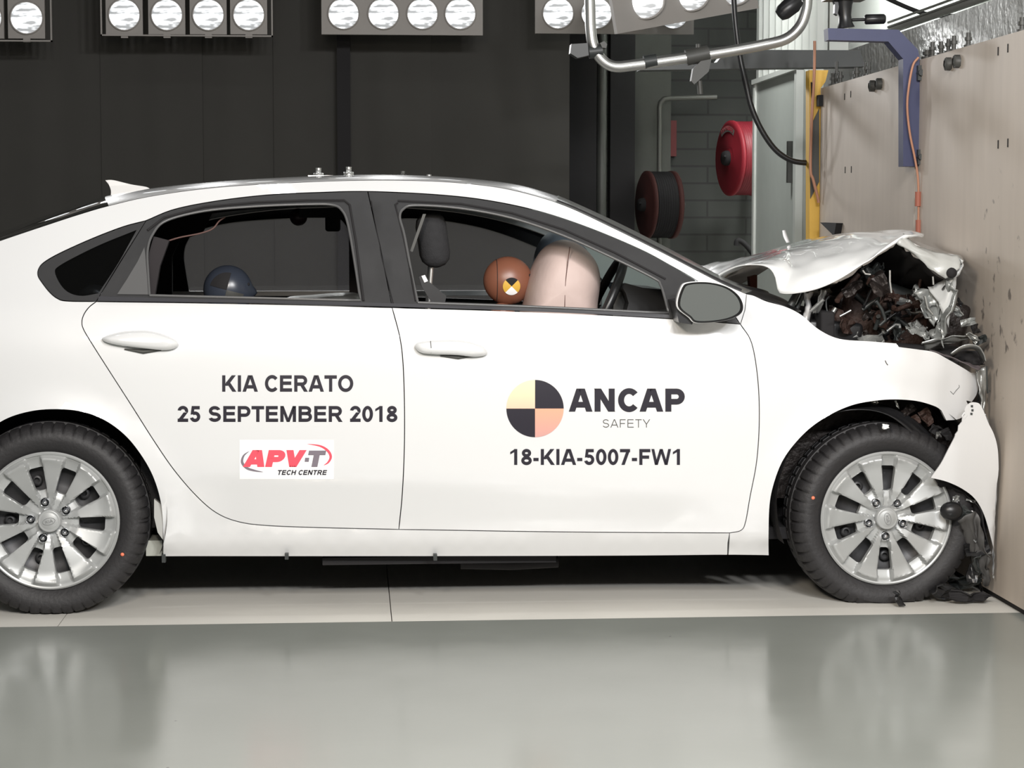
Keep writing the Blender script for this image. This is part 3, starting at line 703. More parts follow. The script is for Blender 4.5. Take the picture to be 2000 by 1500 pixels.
# front wing
wing = [(1446, 633, 1), (1468, 670), (1480, 740), (1483, 820), (1478, 900), (1465, 970), (1456, 1020), (1447, 1036), (1425, 1041, 1), (1422, 1084, 1), (1502, 1085, 1), (1502, 1040), (1504, 985), (1512, 945), (1528, 903), (1552, 868),
        (1585, 835), (1625, 809), (1665, 792), (1705, 784), (1745, 781), (1790, 784), (1825, 794), (1838, 802, 1), (1848, 822, 1), (1870, 820), (1886, 811), (1893, 795), (1888, 783, 1), (1898, 786, 1), (1908, 770), (1913, 745), (1911, 728, 1), (1896, 727, 1),
        (1880, 717), (1850, 700), (1825, 687), (1795, 682), (1756, 677, 1), (1751, 670, 1), (1700, 666), (1640, 661), (1600, 643), (1565, 614), (1533, 598), (1497, 588), (1472, 577), (1458, 574, 1), (1455, 605, 1)]
wing_o = smooth(wing, 6, closed=True)
both('front_wing', wing_o, [], side, M['paint'], car, step=.03, flange=.02)
# small scratches on wing
for q in ([(1729, 704), (1731, 709), (1734, 713)], [(1856, 764), (1862, 770), (1868, 762), (1874, 756), (1873, 752)]):
    MB().tube([PS(a, b, -.0015) for a, b in q], .0014 if q[0][0] < 1800 else .0008, 5).build('scratch', M['grey'], car)
# --- window trims
def tr(n, o_, h, m=M['trim'], **k): return both(n, o_, h, side, m, car, step=.04, flange=.014, **k)
ft = smooth(frame_top, 7)
ftr = [p for p in ft if p.x <= 718.5]; ftf = [p for p in ft if p.x > 718.5]
q_glass = smooth([(107, 531), (116, 519), (150, 500), (200, 476), (267, 449, 1), (232, 512), (192, 573, 1), (160, 578), (135, 572), (118, 556)], 5, closed=True)
qt = smooth(quart, 6)
qo = [Vector((285, 431))] + qt[1:-1] + [Vector((188, 589)), Vector((236, 510))]
tr('quarter_window_trim', qo, [q_glass])
both('quarter_glass', q_glass, [], side, M['glassdark'], car, step=.05, flange=0, off=.006, inset=-.001)
r_open = smooth([(292, 577, 1), (289, 530), (288, 490), (298, 458), (325, 431), (400, 412), (500, 403), (600, 399), (648, 400), (668, 411), (680, 440), (694, 520), (704, 587, 1), (500, 582)], 6, closed=True)
f_open = smooth([(816, 591, 1), (805, 540), (790, 460), (781, 425), (788, 408), (812, 401), (900, 407), (1000, 426), (1100, 460), (1200, 505), (1278, 544), (1290, 556), (1298, 580), (1306, 612, 1), (1060, 600)], 6, closed=True)
rf_o = ftr + [Vector((718, 374)), Vector((742, 480)), Vector((766, 601))] + smooth(belt_r, 7)[1:-1] + [Vector((188, 589)), Vector((236, 510))]
ff_o = [Vector((718.6, 374))] + ftf + smooth(belt_f, 7)[::-1][1:-1] + [Vector((766, 601)), Vector((742, 480))]
for own, oo, hh in ((rd, rf_o, r_open), (fd, ff_o, f_open)):
    a = panel('window_frame', oo, [hh], side, M['trim'], own, step=.04, flange=.02)
    ring = [PS(p.x, p.y, -.001) for p in hh]; ring.append(ring[0])
    MB().tube(ring, .0045, 8, False).build('window_seal', M['seal'], own)
for own, oo, hh in ((rd2, rf_o, r_open), (fd2, ff_o, f_open)):
    panel('window_frame', oo, [hh], side, M['trim'], own, step=.04, flange=.03, mir=True)
# lower belt moulding: satin strip, slightly proud
mo = [Vector(p) for p in ((192, 578), (400, 583), (704, 589.5), (816, 593), (1000, 600), (1200, 608), (1306, 613.5))] + [Vector(p) for p in ((1310, 622), (1150, 613.5), (950, 605.5), (766, 600), (500, 593), (190, 588.5))]
panel('belt_moulding', mo, [], side, mat('belt_strip', (.05, .05, .055), .3), car, step=.05, flange=.01, off=-.006)
# paler patch on the rear door trim, painted for light on its satin
panel('lit_trim_patch', [Vector(p) for p in ((228, 575), (247, 545), (268, 510), (282, 482), (285, 500), (288, 540), (290, 576))], [], side, M['trimlit'], rd, off=-.003, step=.05, flange=.003)
MB().tube([PS(725, 392, -.001), PS(745, 500, -.001), PS(768, 592, -.001)], .0015, 5).build('pillar_seam', M['matte'], fd)
MB().tube([PS(777, 396, -.002), PS(772, 399, -.002), PS(800, 520, -.002), PS(812, 588, -.002)], .003, 6).tube([PS(777, 392, -.001), PS(900, 398, -.001), PS(1000, 416, -.001), PS(1100, 448, -.001), PS(1200, 493, -.001), PS(1300, 545, -.001)], .004, 6).build('frame_groove', M['matte'], fd)
MB().tube([PS(288, 450, -.002), PS(320, 425, -.002), PS(400, 404, -.002), PS(500, 395, -.002), PS(600, 391, -.002), PS(672, 391, -.002), PS(683, 400, -.002), PS(695, 470, -.002), PS(710, 588, -.002)], .004, 6).build('frame_groove', M['matte'], rd)
panel('rear_door_glass', r_open, [], side, M['glass'], car, mir=True, step=.06, flange=0, off=.012, inset=-.002)
panel('front_door_glass', f_open, [], side, M['glass'], car, step=.06, flange=0, off=.012, inset=-.002, mir=True)
# --- door handles
def handle(own, pts, lift, cut=None):
    c = [Vector(p) for p in smooth(pts, 5, closed=True)]
    ctr = sum(c, Vector((0, 0))) / len(c); mb = MB(); N = len(c); vs = []
    rings = [(1, .0), (.97, -.018), (.86, -.030), (.6, -.037), (.25, -.039)]
    for s_, d in rings:
        for p in c:
            q = ctr + Vector(((p.x - ctr.x) * (1 - (1 - s_) * .55), (p.y - ctr.y) * s_)); vs.append(PS(q.x, q.y, d * lift))
    fs = [(i * N + k, i * N + (k + 1) % N, (i + 1) * N + (k + 1) % N, (i + 1) * N + k) for i in range(len(rings) - 1) for k in range(N)]
    mb.add(vs, fs).add(vs[-N:], [list(range(N))])
    return mb.build('door_handle', M['paint'], own)
h1 = handle(rd, [(199, 662), (210, 655), (245, 647), (290, 646), (325, 655), (346, 666), (347, 677), (325, 684), (270, 680), (215, 671)], 1)
MB().tube([PS(243, 682, -.004), PS(280, 687, -.004), PS(315, 684, -.004)], [.002, .007, .002], 8).build('grip_recess', M['grey'], h1)
h2 = handle(fd, [(811, 680), (811, 672), (822, 667), (850, 664), (900, 664), (940, 674), (952, 691), (930, 697), (890, 694), (845, 692), (822, 689)], 1)
MB().tube([PS(860, 695, -.004), PS(895, 698, -.004), PS(928, 695, -.004)], [.002, .006, .002], 8).build('grip_recess', M['grey'], h2)
MB().tube([PS(841, 666, -.036), PS(842, 678, -.040), PS(842, 690, -.03)], .0012, 5).build('lock_seam', M['grey'], h2)
# --- roof loft between the rails
def railpt(px, mirr=False):
    for i in range(len(RL) - 1):
        if RL[i].x <= px <= RL[i + 1].x:
            t = (px - RL[i].x) / (RL[i + 1].x - RL[i].x + 1e-9); return RL[i].lerp(RL[i + 1], t)
    return RL[-1]
RL = smooth(rail, 8)
CREST = [(-440, 582), (-330, 556), (-220, 535), (-120, 497), (0, 459), (80, 428), (150, 404), (215, 384), (300, 370), (420, 358), (560, 349), (700, 344), (830, 346), (930, 353), (1010, 364), (1070, 381), (1100, 392), (1200, 438), (1300, 489), (1400, 542), (1458, 569)]
CR = smooth(CREST, 8)
def crestz(px):
    for i in range(len(CR) - 1):
        if CR[i].x <= px <= CR[i + 1].x:
            return CR[i].lerp(CR[i + 1], (px - CR[i].x) / (CR[i + 1].x - CR[i].x)).y
def loft(name, px0, px1, m, n=40, k=26, p=1.9, off=0, bump=0, parent=car, inner=0, dz=0):
    vs = []
    for i in range(n + 1):
        px = px0 + (px1 - px0) * i / n; q = railpt(px); A = PS(q.x, q.y); B = Vector(mirror(A))
        # crest: the highest visible point lies near the centre line
        C = P(px, crestz(px), .82)
        for j in range(k + 1):
            s = j / k; u = -cos(pi * s)
            base = A.lerp(B, (u + 1) / 2); line = A.z + (B.z - A.z) * (u + 1) / 2
            hh = max(.012, C.z - (A.z + B.z) / 2); zz = line + hh * (1 - abs(u) ** p) ** (1 / 1.25)
            xx = A.x + (C.x - A.x) * (1 - u * u)
            yy = base.y + inner * (-u)
            vs.append((xx, yy, zz - off))
    fs = [(i * (k + 1) + j, (i + 1) * (k + 1) + j, (i + 1) * (k + 1) + j + 1, i * (k + 1) + j + 1) for i in range(n) for j in range(k)]
    return MB().add(vs, fs, rev=True).build(name, m, parent, fixn=False)
loft('boot_lid', -440, -205, M['paint'], 16)
loft('rear_windscreen', -205, 212, glassmat('dark_rear_glass', (.10, .11, .12), .01), 26)
loft('roof', 212, 1085, M['paint'], 60)
loft('windscreen', 1085, 1456, M['screen'], 30, p=2.4)
loft('headliner', 90, 1060, M['liner'], 30, off=.03)
# black screen edge along the pillar
mb = MB(); mb.tube([PS(railpt(px).x, railpt(px).y - 2, .02) for px in range(1088, 1456, 20)], .007, 6); mb.build('windscreen_seal', M['matte'], car)
# fin aerial
yf = .84
fin = [(PS(0, 0).x, 0)]
fo = smooth([(206, 352, 1), (222, 352), (255, 360), (285, 365), (296, 371, 1), (299, 376, 1), (217, 392, 1), (218, 375), (214, 363)], 5, closed=True)
fw = [P(p.x, p.y, yf) for p in fo]; cz = min(p.z for p in fw)
mb = MB(); N = len(fw); vs = []
for t, hw in ((-1, 1), (-.5, .8), (0, 0)): pass
L_ = [(p.x, yf - (.004 + .03 * max(0, 1 - (p.z - cz) / .06)), p.z) for p in fw]; R_ = [(p.x, yf + (.004 + .03 * max(0, 1 - (p.z - cz) / .06)), p.z) for p in fw]
mb.add(L_, [list(range(N))], False).add(R_, [list(range(N))[::-1]], False).add(L_ + R_, [(i, N + i, N + (i + 1) % N, (i + 1) % N) for i in range(N)], False)
mb.build('fin_aerial', mat('fin_paint', (.72, .71, .69), .4, coat=.6), car)
# roof sensor mounts
def rb(px, py0, py1, r, m=M['alu']): a = P(px, py0, .7); b = P(px, py1, .7); MB().tube([a, a.lerp(b, .4), a.lerp(b, .45), b], [r * 1.5, r * 1.5, r * .7, r * .9], 8).build('roof_sensor', m, car)
MB().obox(P(655, 345, .7), (.19, .07, .008), Matrix.Identity(3)).build('sensor_plate', M['alu'], car)
rb(622, 345, 328, .012); rb(681, 343, 326, .012); rb(787, 347, 334, .009, M['grey']); rb(838, 348, 341, .010)
vs = []; rp = smooth(rear_end, 7)
for p_ in rp:
    A = PS(p_.x, p_.y); B = Vector(mirror(A))
    for j in range(21):
        t = j / 20; q = A.lerp(B, t); q.x -= .16 * (1 - abs(2 * t - 1) ** 2.4) * min(1, max(0, (-380 - p_.x) / 60)); vs.append(q)
MB().add(vs, [(i * 21 + j, i * 21 + j + 1, (i + 1) * 21 + j + 1, (i + 1) * 21 + j) for i in range(len(rp) - 1) for j in range(20)]).build('rear_bumper', M['paint'], car, fixn=False)
# --- wheel wells
def well(cx, cz, r, y0, y1, name, mir=False):
    mb = MB(); n = 40; vs = []
    for i in range(n + 1):
        t = radians(-22 + 224 * i / n)
        for y in (y0, y1): vs.append((cx + r * cos(t), y, max(.12, cz + r * sin(t))))
    mb.add(vs, [(2 * i, 2 * i + 1, 2 * i + 3, 2 * i + 2) for i in range(n)])
    ring = [vs[2 * i + 1] for i in range(n + 1)]; mb.add(ring + [(cx, y1, cz)], [(i, i + 1, n + 1) for i in range(n)], False)
    if mir: mb.v = [mirror(v) for v in mb.v]
    return mb.build(name, M['well'], car, fixn=False)
CR_ = P(97, 1017, .02); CF = P(1731, 1012, .02)
for mr in (False, True):
    well(CR_.x + .01, CR_.z + .02, .362, .035, .40, 'wheel_arch_liner', mr); well(CF.x + .0, CF.z + .05, .362, .045, .42, 'wheel_arch_liner', mr)
# --- wheels
def coverdepth(x, z, Rr, a0):
    r = hypot(x, z) / Rr; t = atan2(z, x) - a0
    k = (t / (2 * pi / 10)); f = (k - math.floor(k)); u = abs(f - .5) * 2      # u=0 spoke centre, 1 slot centre
    hwid = .36 + .24 * r
    s = max(0, min(1, (hwid + .10 - u) / .13)); s = s * s * (3 - 2 * s)
    base = .020 - .020 * max(0, (r - .72) / .28) ** 2 + .008 * (1 - r)        # bowl
    sp = .024 * s * (1 if r > .3 else max(0, (r - .15) / .15)) * (1 if r < .9 else max(0, (1 - r) / .1))
    ridge = .010 * (f - .5) * 2 * s * max(0, min(1, (.95 - r) / .10))
    d = base - sp + ridge
    q = max(0, min(1, (.42 - r) / .10)); d = d * (1 - q) + (d * .5 + .006) * q
    q = max(0, min(1, (r - .92) / .06)); d = d * (1 - q) + .004 * q
    return d
def rounded(cx, w0, w1, r0, r1, ang, n=6):
    pts = [(r0, -w0 * .5), (r0 + .02 * 0, -w0 * .5)]
    out = []
    cr_ = min(w0, w1) * .32
    cs = [(r0, -w0 / 2), (r1, -w1 / 2), (r1, w1 / 2), (r0, w0 / 2)]
    m = len(cs)
    for i in range(m):
        p = Vector(cs[i]); a = (Vector(cs[i - 1]) - p).normalized(); b = (Vector(cs[(i + 1) % m]) - p).normalized()
        for k in range(n + 1):
            t = k / n; q = p + a * cr_ * (1 - t) ** 2 + b * cr_ * t * t; out.append(q)
    return [(q.x * cos(ang) - q.y * sin(ang), q.x * sin(ang) + q.y * cos(ang)) for q in out]
def wheel(c, Rr, a0, rt, flat, yaw=0, far=False):
    sg = -1 if far else 1
    W_ = MB().lathe([(0, .05), (.06, .05), (.075, .045), (.11, .062), (.17, .058), (.195, .03), (Rr * .97, .01), (Rr * .97, .17), (.18, .18)], (0, 0, 0), (0, 1, 0), 60).build('wheel', M['steel'], car)
    W_.location = c
    if far: W_.rotation_euler = (0, 0, pi)
    else: W_.rotation_euler = (0, 0, yaw)
    # tyre
    prof = [(Rr - .006, .012), (Rr + .004, .002), (Rr + .02, -.010), (Rr + .045, -.016), (rt - .03, -.012), (rt - .014, -.002), (rt - .005, .012), (rt, .03), (rt + .002, .055), (rt - .006, .057), (rt - .006, .063), (rt + .003, .065),
            (rt + .004, .098), (rt - .006, .1), (rt - .006, .106), (rt + .004, .108), (rt + .003, .141), (rt - .006, .143), (rt - .006, .149), (rt + .002, .151), (rt - .001, .175), (rt - .006, .195), (rt - .016, .209), (rt - .035, .218), (Rr + .03, .215), (Rr, .2)]
    n = 320; vs = []
    for i, (r, h) in enumerate(prof):
        for k in range(n):
            t = 2 * pi * k / n; rr = r; tread = 5 <= i <= 22
            if tread and (k % 6 == 0) and r > rt - .03 and (i < 9 or i > 12): rr -= .007
            x = rr * cos(t); z = rr * sin(t); hh = h
            zf_ = -(c.z - .003)
            if z < zf_:
                hh = h + (-.006 if h < .1 else .006); z = zf_ + (z - zf_) * .04 * 0 + random.uniform(0, .0001)
            elif z < zf_ + .06 and h < .03: hh = h - .008 * (1 - (z - zf_) / .06)
            vs.append((x, hh, z))
    L = len(prof); fs = [(i * n + k, i * n + (k + 1) % n, (i + 1) * n + (k + 1) % n, (i + 1) * n + k) for i in range(L - 1) for k in range(n)]
    MB().add(vs, fs, smooth=True).build('tyre', M['rubber'], W_, fixn=True).data.set_sharp_from_angle(angle=radians(32))
    # sidewall lettering ring (raised thin ribs)
    # cover
    if not far:
        N = 120; outer = [(Rr * cos(2 * pi * k / N), Rr * sin(2 * pi * k / N)) for k in range(N)]
        holes = []; A = a0
        for k in range(10):
            ang = A + k * pi / 5
            wdt = .17 if k % 2 == 0 else .17
            holes.append(rounded(0, .15 * Rr, .225 * Rr, .41 * Rr if k % 2 else .45 * Rr, .79 * Rr, ang))
        for k in range(5):
            ang = A + k * 2 * pi / 5; bx, bz = .275 * Rr * cos(ang), .275 * Rr * sin(ang)
            holes.append([(bx + .0145 * cos(2 * pi * j / 16), bz + .0145 * sin(2 * pi * j / 16)) for j in range(16)])
        V, T = tri2d(outer, holes, .005)
        dep = lambda x, z: -.006 + coverdepth(x, z, Rr, A)
        mb = MB().add([(v.x, dep(v.x, v.y), v.y) for v in V], T)
        for lp in [outer] + holes:
            a = [(p[0], dep(*p), p[1]) for p in lp]; b = [(p[0], dep(*p) + .022, p[1]) for p in lp]; m_ = len(a)
            mb.add(a + b, [(i, (i + 1) % m_, m_ + (i + 1) % m_, m_ + i) for i in range(m_)], True)
        # rolled outer lip
        mb.lathe([(Rr + .001, .004), (Rr + .002, -.004), (Rr - .003, -.008), (Rr - .008, -.006)], (0, 0, 0), (0, 1, 0), 120)
        MBc = mb.build('wheel_cover', M['silver'], W_); MBc.data.set_sharp_from_angle(angle=radians(40))
        MB().lathe([(.001, -.016), (.026, -.015), (.030, -.013), (.032, -.014), (.036, -.012), (.037, .004)], (0, 0, 0), (0, 1, 0), 40).build('centre_cap', M['silver'], W_)
        for k in range(5):
            ang = A + k * 2 * pi / 5; q = (.275 * Rr * cos(ang), 0, .275 * Rr * sin(ang))
            MB().lathe([(.0005, -.006), (.005, -.005), (.0085, .000), (.010, .006), (.0105, .03)], q, (0, 1, 0), 12).lathe([(.0135, -.001), (.0145, -.002), (.0145, .006)], q, (0, 1, 0), 20).build('wheel_nut', M['chrome'], W_)
        mb = MB().lathe([(.07, .085), (.135, .085), (.135, .095)], (0, 0, 0), (0, 1, 0), 48); mb.build('brake_disc', M['disc'], W_)
        # steel rim vent rings seen through slots
        for k in range(10):
            ang = A + k * pi / 5 + .1
            q = (.60 * Rr * cos(ang), 0, .60 * Rr * sin(ang))
            if k % 2 == 0: MB().lathe([(.009, .046), (.018, .046), (.018, .06)], q, (0, 1, 0), 20).build('rim_vent', M['steel'], W_)
    return W_
random.seed(4)
yw = .035
wr = wheel(P(97, 1017, yw), .2215, radians(104), .312, 0)
wf = wheel(P(1731, 1012, yw + .01), .2210, radians(52.5), .310, 0, yaw=radians(1.5))
WR0 = P(97, 1017, yw); WF0 = P(1731, 1012, yw)
wheel(Vector((WR0.x, 1.76, WR0.z - .0)), .2215, 0, .312, 0, far=True); wheel(Vector((WF0.x, 1.76, WF0.z)), .2215, 0, .31, 0, far=True)
for w_, (px, py) in ((wr, (239, 1083)), (wf, (1587, 972))):
    q = P(px, py, w_.location.y - .016) - w_.location
    MB().lathe([(.0005, -.004), (.005, -.003), (.006, 0)], q, (0, 1, 0), 12).build('paint_dot', mat('orange_dot', (.9, .22, .12), .4), w_)
# ============================================================ lettering (own stroke font, bold grotesque)
def glyphs(h):
    w_ = 2 * h
    def V(x, a=0, b=1): return [('p', [(x - h, a), (x + h, a), (x + h, b), (x - h, b)])]
    def H(y, a, b): return [('p', [(a, y - h), (b, y - h), (b, y + h), (a, y + h)])]
    def D(x0, y0, x1, y1, k=1.0):
        s = abs(y1 - y0) / hypot(x1 - x0, y1 - y0); e = h / max(.3, s) * k
        return [('p', [(x0 - e, y0), (x0 + e, y0), (x1 + e, y1), (x1 - e, y1)])]
    def A(cx, cy, rx, ry, a0, a1, n=18):
        o_ = []; 
        for i in range(n):
            t0 = radians(a0 + (a1 - a0) * i / n); t1 = radians(a0 + (a1 - a0) * (i + 1) / n)
            f = lambda t, d: (cx + (rx + d) * cos(t), cy + (ry + d) * sin(t))
            o_.append(('p', [f(t0, -h), f(t0, h), f(t1, h), f(t1, -h)]))
        return o_
    b = .08; G = {}
    G['I'] = (.39, V(.195))
    G['K'] = (1.0, V(b + h) + D(b + w_ + h * .2, .36, .83, 1, 1.0) + D(.90 - h * .3, 0, .44, .60))
    G['A'] = (1.0, D(h * 1.1, 0, .5 - h * .35, 1) + D(1 - h * 1.1, 0, .5 + h * .35, 1) + H(.30, .22, .78))
    G['E'] = (.92, V(b + h) + H(h, b, .86) + H(.52, b, .81) + H(1 - h, b, .84))
    G['F'] = (.85, V(b + h) + H(.49, b, .72) + H(1 - h, b, .80))
    G['T'] = (.86, V(.43) + H(1 - h, .03, .83))
    G['H'] = (1.0, V(b + h) + V(1 - b - h) + H(.53, b, 1 - b))
    G['N'] = (1.0, V(b + h) + V(.92 - h) + D(.92 - h, 0, b + h, 1))
    G['M'] = (1.16, V(b + h) + V(1.08 - h) + D(.58, 0, b + h * 1.1, 1, .85) + D(.58, 0, 1.08 - h * 1.1, 1, .85))
    G['V'] = (.94, D(.47, 0, h * 1.1, 1) + D(.47, 0, .94 - h * 1.1, 1))
    G['W'] = (1.32, D(.34, 0, h * 1.1, 1, .9) + D(.34, 0, .66, 1, .9) + D(.98, 0, .66, 1, .9) + D(.98, 0, 1.32 - h * 1.1, 1, .9))
    G['Y'] = (.93, V(.465, 0, .45) + D(.465, .40, h * 1.2, 1) + D(.465, .40, .93 - h * 1.2, 1))
    G['C'] = (.95, A(.52, .5, .46 - h, .52 - h, 40, 320, 28))
    G['O'] = (1.08, A(.54, .5, .49 - h, .52 - h, 0, 360, 32))
    G['P'] = (.93, V(b + h) + H(1 - h, b, .55) + H(.38 + h * .4, b, .55) + A(.55, (1.38 - h * .6) / 2, .34 - h, (.62 - h * 1.4) / 2, -90, 90, 14))
    G['R'] = (1.0, V(b + h) + H(1 - h, b, .58) + H(.43 + h * .3, b, .58) + A(.58, (1.43 - h * .7) / 2, .34 - h, (.57 - h * 1.3) / 2, -90, 90, 14) + D(.90 - h * .6, 0, .54, .46))
    G['B'] = (1.0, V(b + h) + H(1 - h, b, .56) + H(.53, b, .58) + H(h, b, .58) + A(.56, (1.53 - h) / 2, .33 - h, (.47 - h) / 2, -90, 90, 12) + A(.58, (.53 + h) / 2, .36 - h, (.53 - h) / 2, -90, 90, 12))
    G['S'] = (.93, A(.465, .75 - h / 2, .37 - h, .25 - h / 2, 18, 270, 20) + A(.465, .25 + h / 2, .40 - h, .25 - h / 2, -162, 90, 20))
    G['0'] = (.776, A(.388, .5, .345 - h, .51 - h, 0, 360, 30))
    G['1'] = (.776, V(.46) + [('p', [(.10, .72 - h * .6), (.10, .72 + h * .9), (.40, 1), (.46, 1), (.46, .86)])])
    G['2'] = (.776, A(.385, .70, .335 - h, .31 - h, -22, 175, 16) + D(.06 + h * 1.2, h, .70 - h * 1.3, .60, 1.0) + H(h, .05, .72))
    G['5'] = (.776, A(.38, .325, .335 - h, .335 - h, -165, 130, 20) + H(1 - h, .17, .68) + [('p', [(.10, .46), (.10 + w_ * .95, .48), (.17 + w_ * .9, 1), (.17, 1)])])
    G['7'] = (.776, H(1 - h, .06, .72) + D(.26, 0, .72 - h * 1.3, 1 - w_ * .6, 1.0))
    G['8'] = (.776, A(.388, .745, .305 - h, .265 - h, 0, 360, 20) + A(.388, .27, .345 - h, .285 - h, 0, 360, 22))
    G['-'] = (.465, H(.34, .06, .40)); G[' '] = (.39, [])
    return G
def lettering(txt, x0, x1, ytop, ybot, m, parent, hw=.1, shear=0, name='lettering', place=None, gap=0):
    G = glyphs(hw); adv = sum(G[c][0] + gap for c in txt) - gap; hgt = ybot - ytop; sx = (x1 - x0) / (adv - .1) ; x = -.05
    place = place or (lambda a, b: PS(a, b, -.0012)); mb = MB()
    for c in txt:
        wd, st = G[c]
        if c == ' ': mb.build(name, m, parent, fixn=False); mb = MB()
        for kind, pl_ in st:
            q = [place(x0 + (x + px_ + shear * py_ / (sx / hgt)) * sx, ybot - py_ * hgt) for px_, py_ in pl_]; mb.add(q, [list(range(len(q)))], False)
        x += wd + gap
    o_ = mb.build(name, m, parent, fixn=False); return o_
lettering('KIA CERATO', 433, 690, 733, 765, M['ink'], rd, hw=.104)
lettering('25 SEPTEMBER 2018', 347, 776, 793, 824, M['ink'], rd, hw=.104)
lettering('18-KIA-5007-FW1', 995, 1333, 877, 908, M['ink'], fd, hw=.102)
lettering('ANCAP', 1113, 1337, 759, 804, M['ink'], fd, hw=.125)
lettering('SAFETY', 1177, 1269, 819, 835, M['grey'], fd, hw=.045, gap=.12)
M['emboss'] = mat('embossed_silver', (.26, .265, .265), .45, metal=.2)
for w_, an in ((wr, radians(12)), (wf, radians(-78))):
    cap_ = [o for o in w_.children if o.name.startswith('centre_cap')][0]
    def wp(a, b, an=an):
        x, z = a * .001, -b * .001; return (x * cos(an) - z * sin(an), -.0172, x * sin(an) + z * cos(an))
    lettering('KIA', -12, 12, -5, 5, M['emboss'], cap_, hw=.09, place=wp)
    MB().tube([wp(20 * cos(t * pi / 16), 11 * sin(t * pi / 16)) for t in range(33)], .0006, 5, False).build('emblem_oval', M['emboss'], cap_)
# APV-T sticker
def flatpatch(name, poly, m, parent, off, place=PS, n=1):
    return MB().add([place(a, b, off) for a, b in poly], [list(range(len(poly)))], False).build(name, m, parent, fixn=False)
def gridpatch(name, x0, y0, x1, y1, m, parent, off, n=8):
    vs = [PS(x0 + (x1 - x0) * i / n, y0 + (y1 - y0) * j / n, off) for i in range(n + 1) for j in range(n + 1)]
    return MB().add(vs, [(i * (n + 1) + j, i * (n + 1) + j + 1, (i + 1) * (n + 1) + j + 1, (i + 1) * (n + 1) + j) for i in range(n) for j in range(n)]).build(name, m, parent, fixn=False)
st = gridpatch('sticker', 468, 859, 652, 936, M['sticker'], rd, -.0008)
PL2 = lambda a, b: PS(a, b, -.0022)
lettering('APV', 476, 590, 879, 912, M['inkred'], st, hw=.155, shear=.22, place=PL2, gap=-.06)
lettering('T', 598, 630, 880, 912, M['inkgrey'], st, hw=.14, shear=.2, place=PL2)
flatpatch('hyphen_dot', [(596, 894), (604, 894), (603, 902), (595, 902)], M['inkgrey'], st, -.0022)
lettering('TECH CENTRE', 541, 637, 918, 927.5, M['ink'], st, hw=.11, shear=.25, place=PL2)
def crescent(pts, ws, m):
    c = smooth(pts, 6); N = len(c); a = []; b = []
    for i, p in enumerate(c):
        t = (c[min(i + 1, N - 1)] - c[max(i - 1, 0)]).normalized(); nrm = Vector((-t.y, t.x)); k = i / (N - 1); wd = ws * sin(pi * min(1, max(0, k))) ** .8 + .2
        a.append(p + nrm * wd / 2); b.append(p - nrm * wd / 2)
    vs = [PS(p.x, p.y, -.0019) for p in a + b]
    MB().add(vs, [(i, i + 1, N + i + 1, N + i) for i in range(N - 1)], False).build('swoosh', m, st, fixn=False)
crescent([(487, 881), (476, 890), (473, 903), (482, 914), (497, 919), (514, 922)], 5, M['inkgrey'])
crescent([(600, 867), (625, 871), (640, 880), (646, 892), (641, 903), (632, 909)], 5, M['inkred'])
# roundel
def quad(a0, a1, m):
    vs = [PS(1045, 798, -.0012)]; n = 20; k = 5; vs = []
    for r in range(k + 1):
        for i in range(n + 1):
            t = radians(a0 + (a1 - a0) * i / n); vs.append(PS(1045 + 56 * r / k * cos(t), 798 - 56 * r / k * sin(t), -.0012))
    MB().add(vs, [(r * (n + 1) + i, r * (n + 1) + i + 1, (r + 1) * (n + 1) + i + 1, (r + 1) * (n + 1) + i) for r in range(k) for i in range(n)]).build('roundel_quarter', m, fd, fixn=False)
def gradm(name, c0, c1):
    m = mat(name, c0, .4); nt = m.node_tree; tc = nt.nodes['Texture Coordinate']; sp = nt.nodes.new('ShaderNodeSeparateXYZ'); mr = nt.nodes.new('ShaderNodeMapRange'); mx = nt.nodes.new('ShaderNodeMix'); mx.data_type = 'RGBA'
    nt.links.new(tc.outputs['Generated'], sp.inputs[0]); nt.links.new(sp.outputs[2], mr.inputs[0]); nt.links.new(mr.outputs[0], mx.inputs[0]); mx.inputs[6].default_value = (*c1, 1); mx.inputs[7].default_value = (*c0, 1)
    nt.links.new(mx.outputs[2], nt.nodes['Principled BSDF'].inputs['Base Color']); return m
quad(0, 90, M['ink']); quad(180, 270, M['ink']); quad(90, 180, gradm('cream_print', (.95, .80, .50), (.90, .55, .40))); quad(270, 360, gradm('copper_print', (.80, .40, .26), (.62, .33, .30)))
# ============================================================ wing mirror
ho = smooth([(1323, 598), (1331, 562), (1345, 552), (1385, 551), (1420, 560), (1443, 577), (1452, 597), (1447, 613), (1425, 624), (1390, 630), (1358, 630), (1346, 620)], 5, closed=True)
ym = -.115
hw_ = [P(p.x, p.y, ym) for p in ho]; cc = sum(hw_, Vector()) / len(hw_); N = len(hw_); vs = []
for s_, d in ((.965, .004), (1.0, .0), (1.02, .015), (1.0, .05), (.85, .085), (.55, .11), (.1, .12)):
    for p in hw_: q = cc + (p - cc) * s_; vs.append((q.x, ym + d, q.z))
mirr = MB().add(vs, [(i * N + k, i * N + (k + 1) % N, (i + 1) * N + (k + 1) % N, (i + 1) * N + k) for i in range(6) for k in range(N)]).build('wing_mirror', M['paint'], car)
vs = []
for s_, d in ((.985, -.002), (.90, .006)):
    for p in hw_: q = cc + (p - cc) * s_; vs.append((q.x, ym + d, q.z))
MB().add(vs, [(k, (k + 1) % N, N + (k + 1) % N, N + k) for k in range(N)]).build('mirror_bezel', M['black'], mirr)
mm_ = mat('mirror_glass', (.75, .78, .74), .05, metal=.93)
vs = []
for p in hw_: q = cc + (p - cc) * .905; vs.append((q.x, ym + .004, q.z))
MB().add(vs, [list(range(N))], False).build('mirror_glass', mm_, mirr)
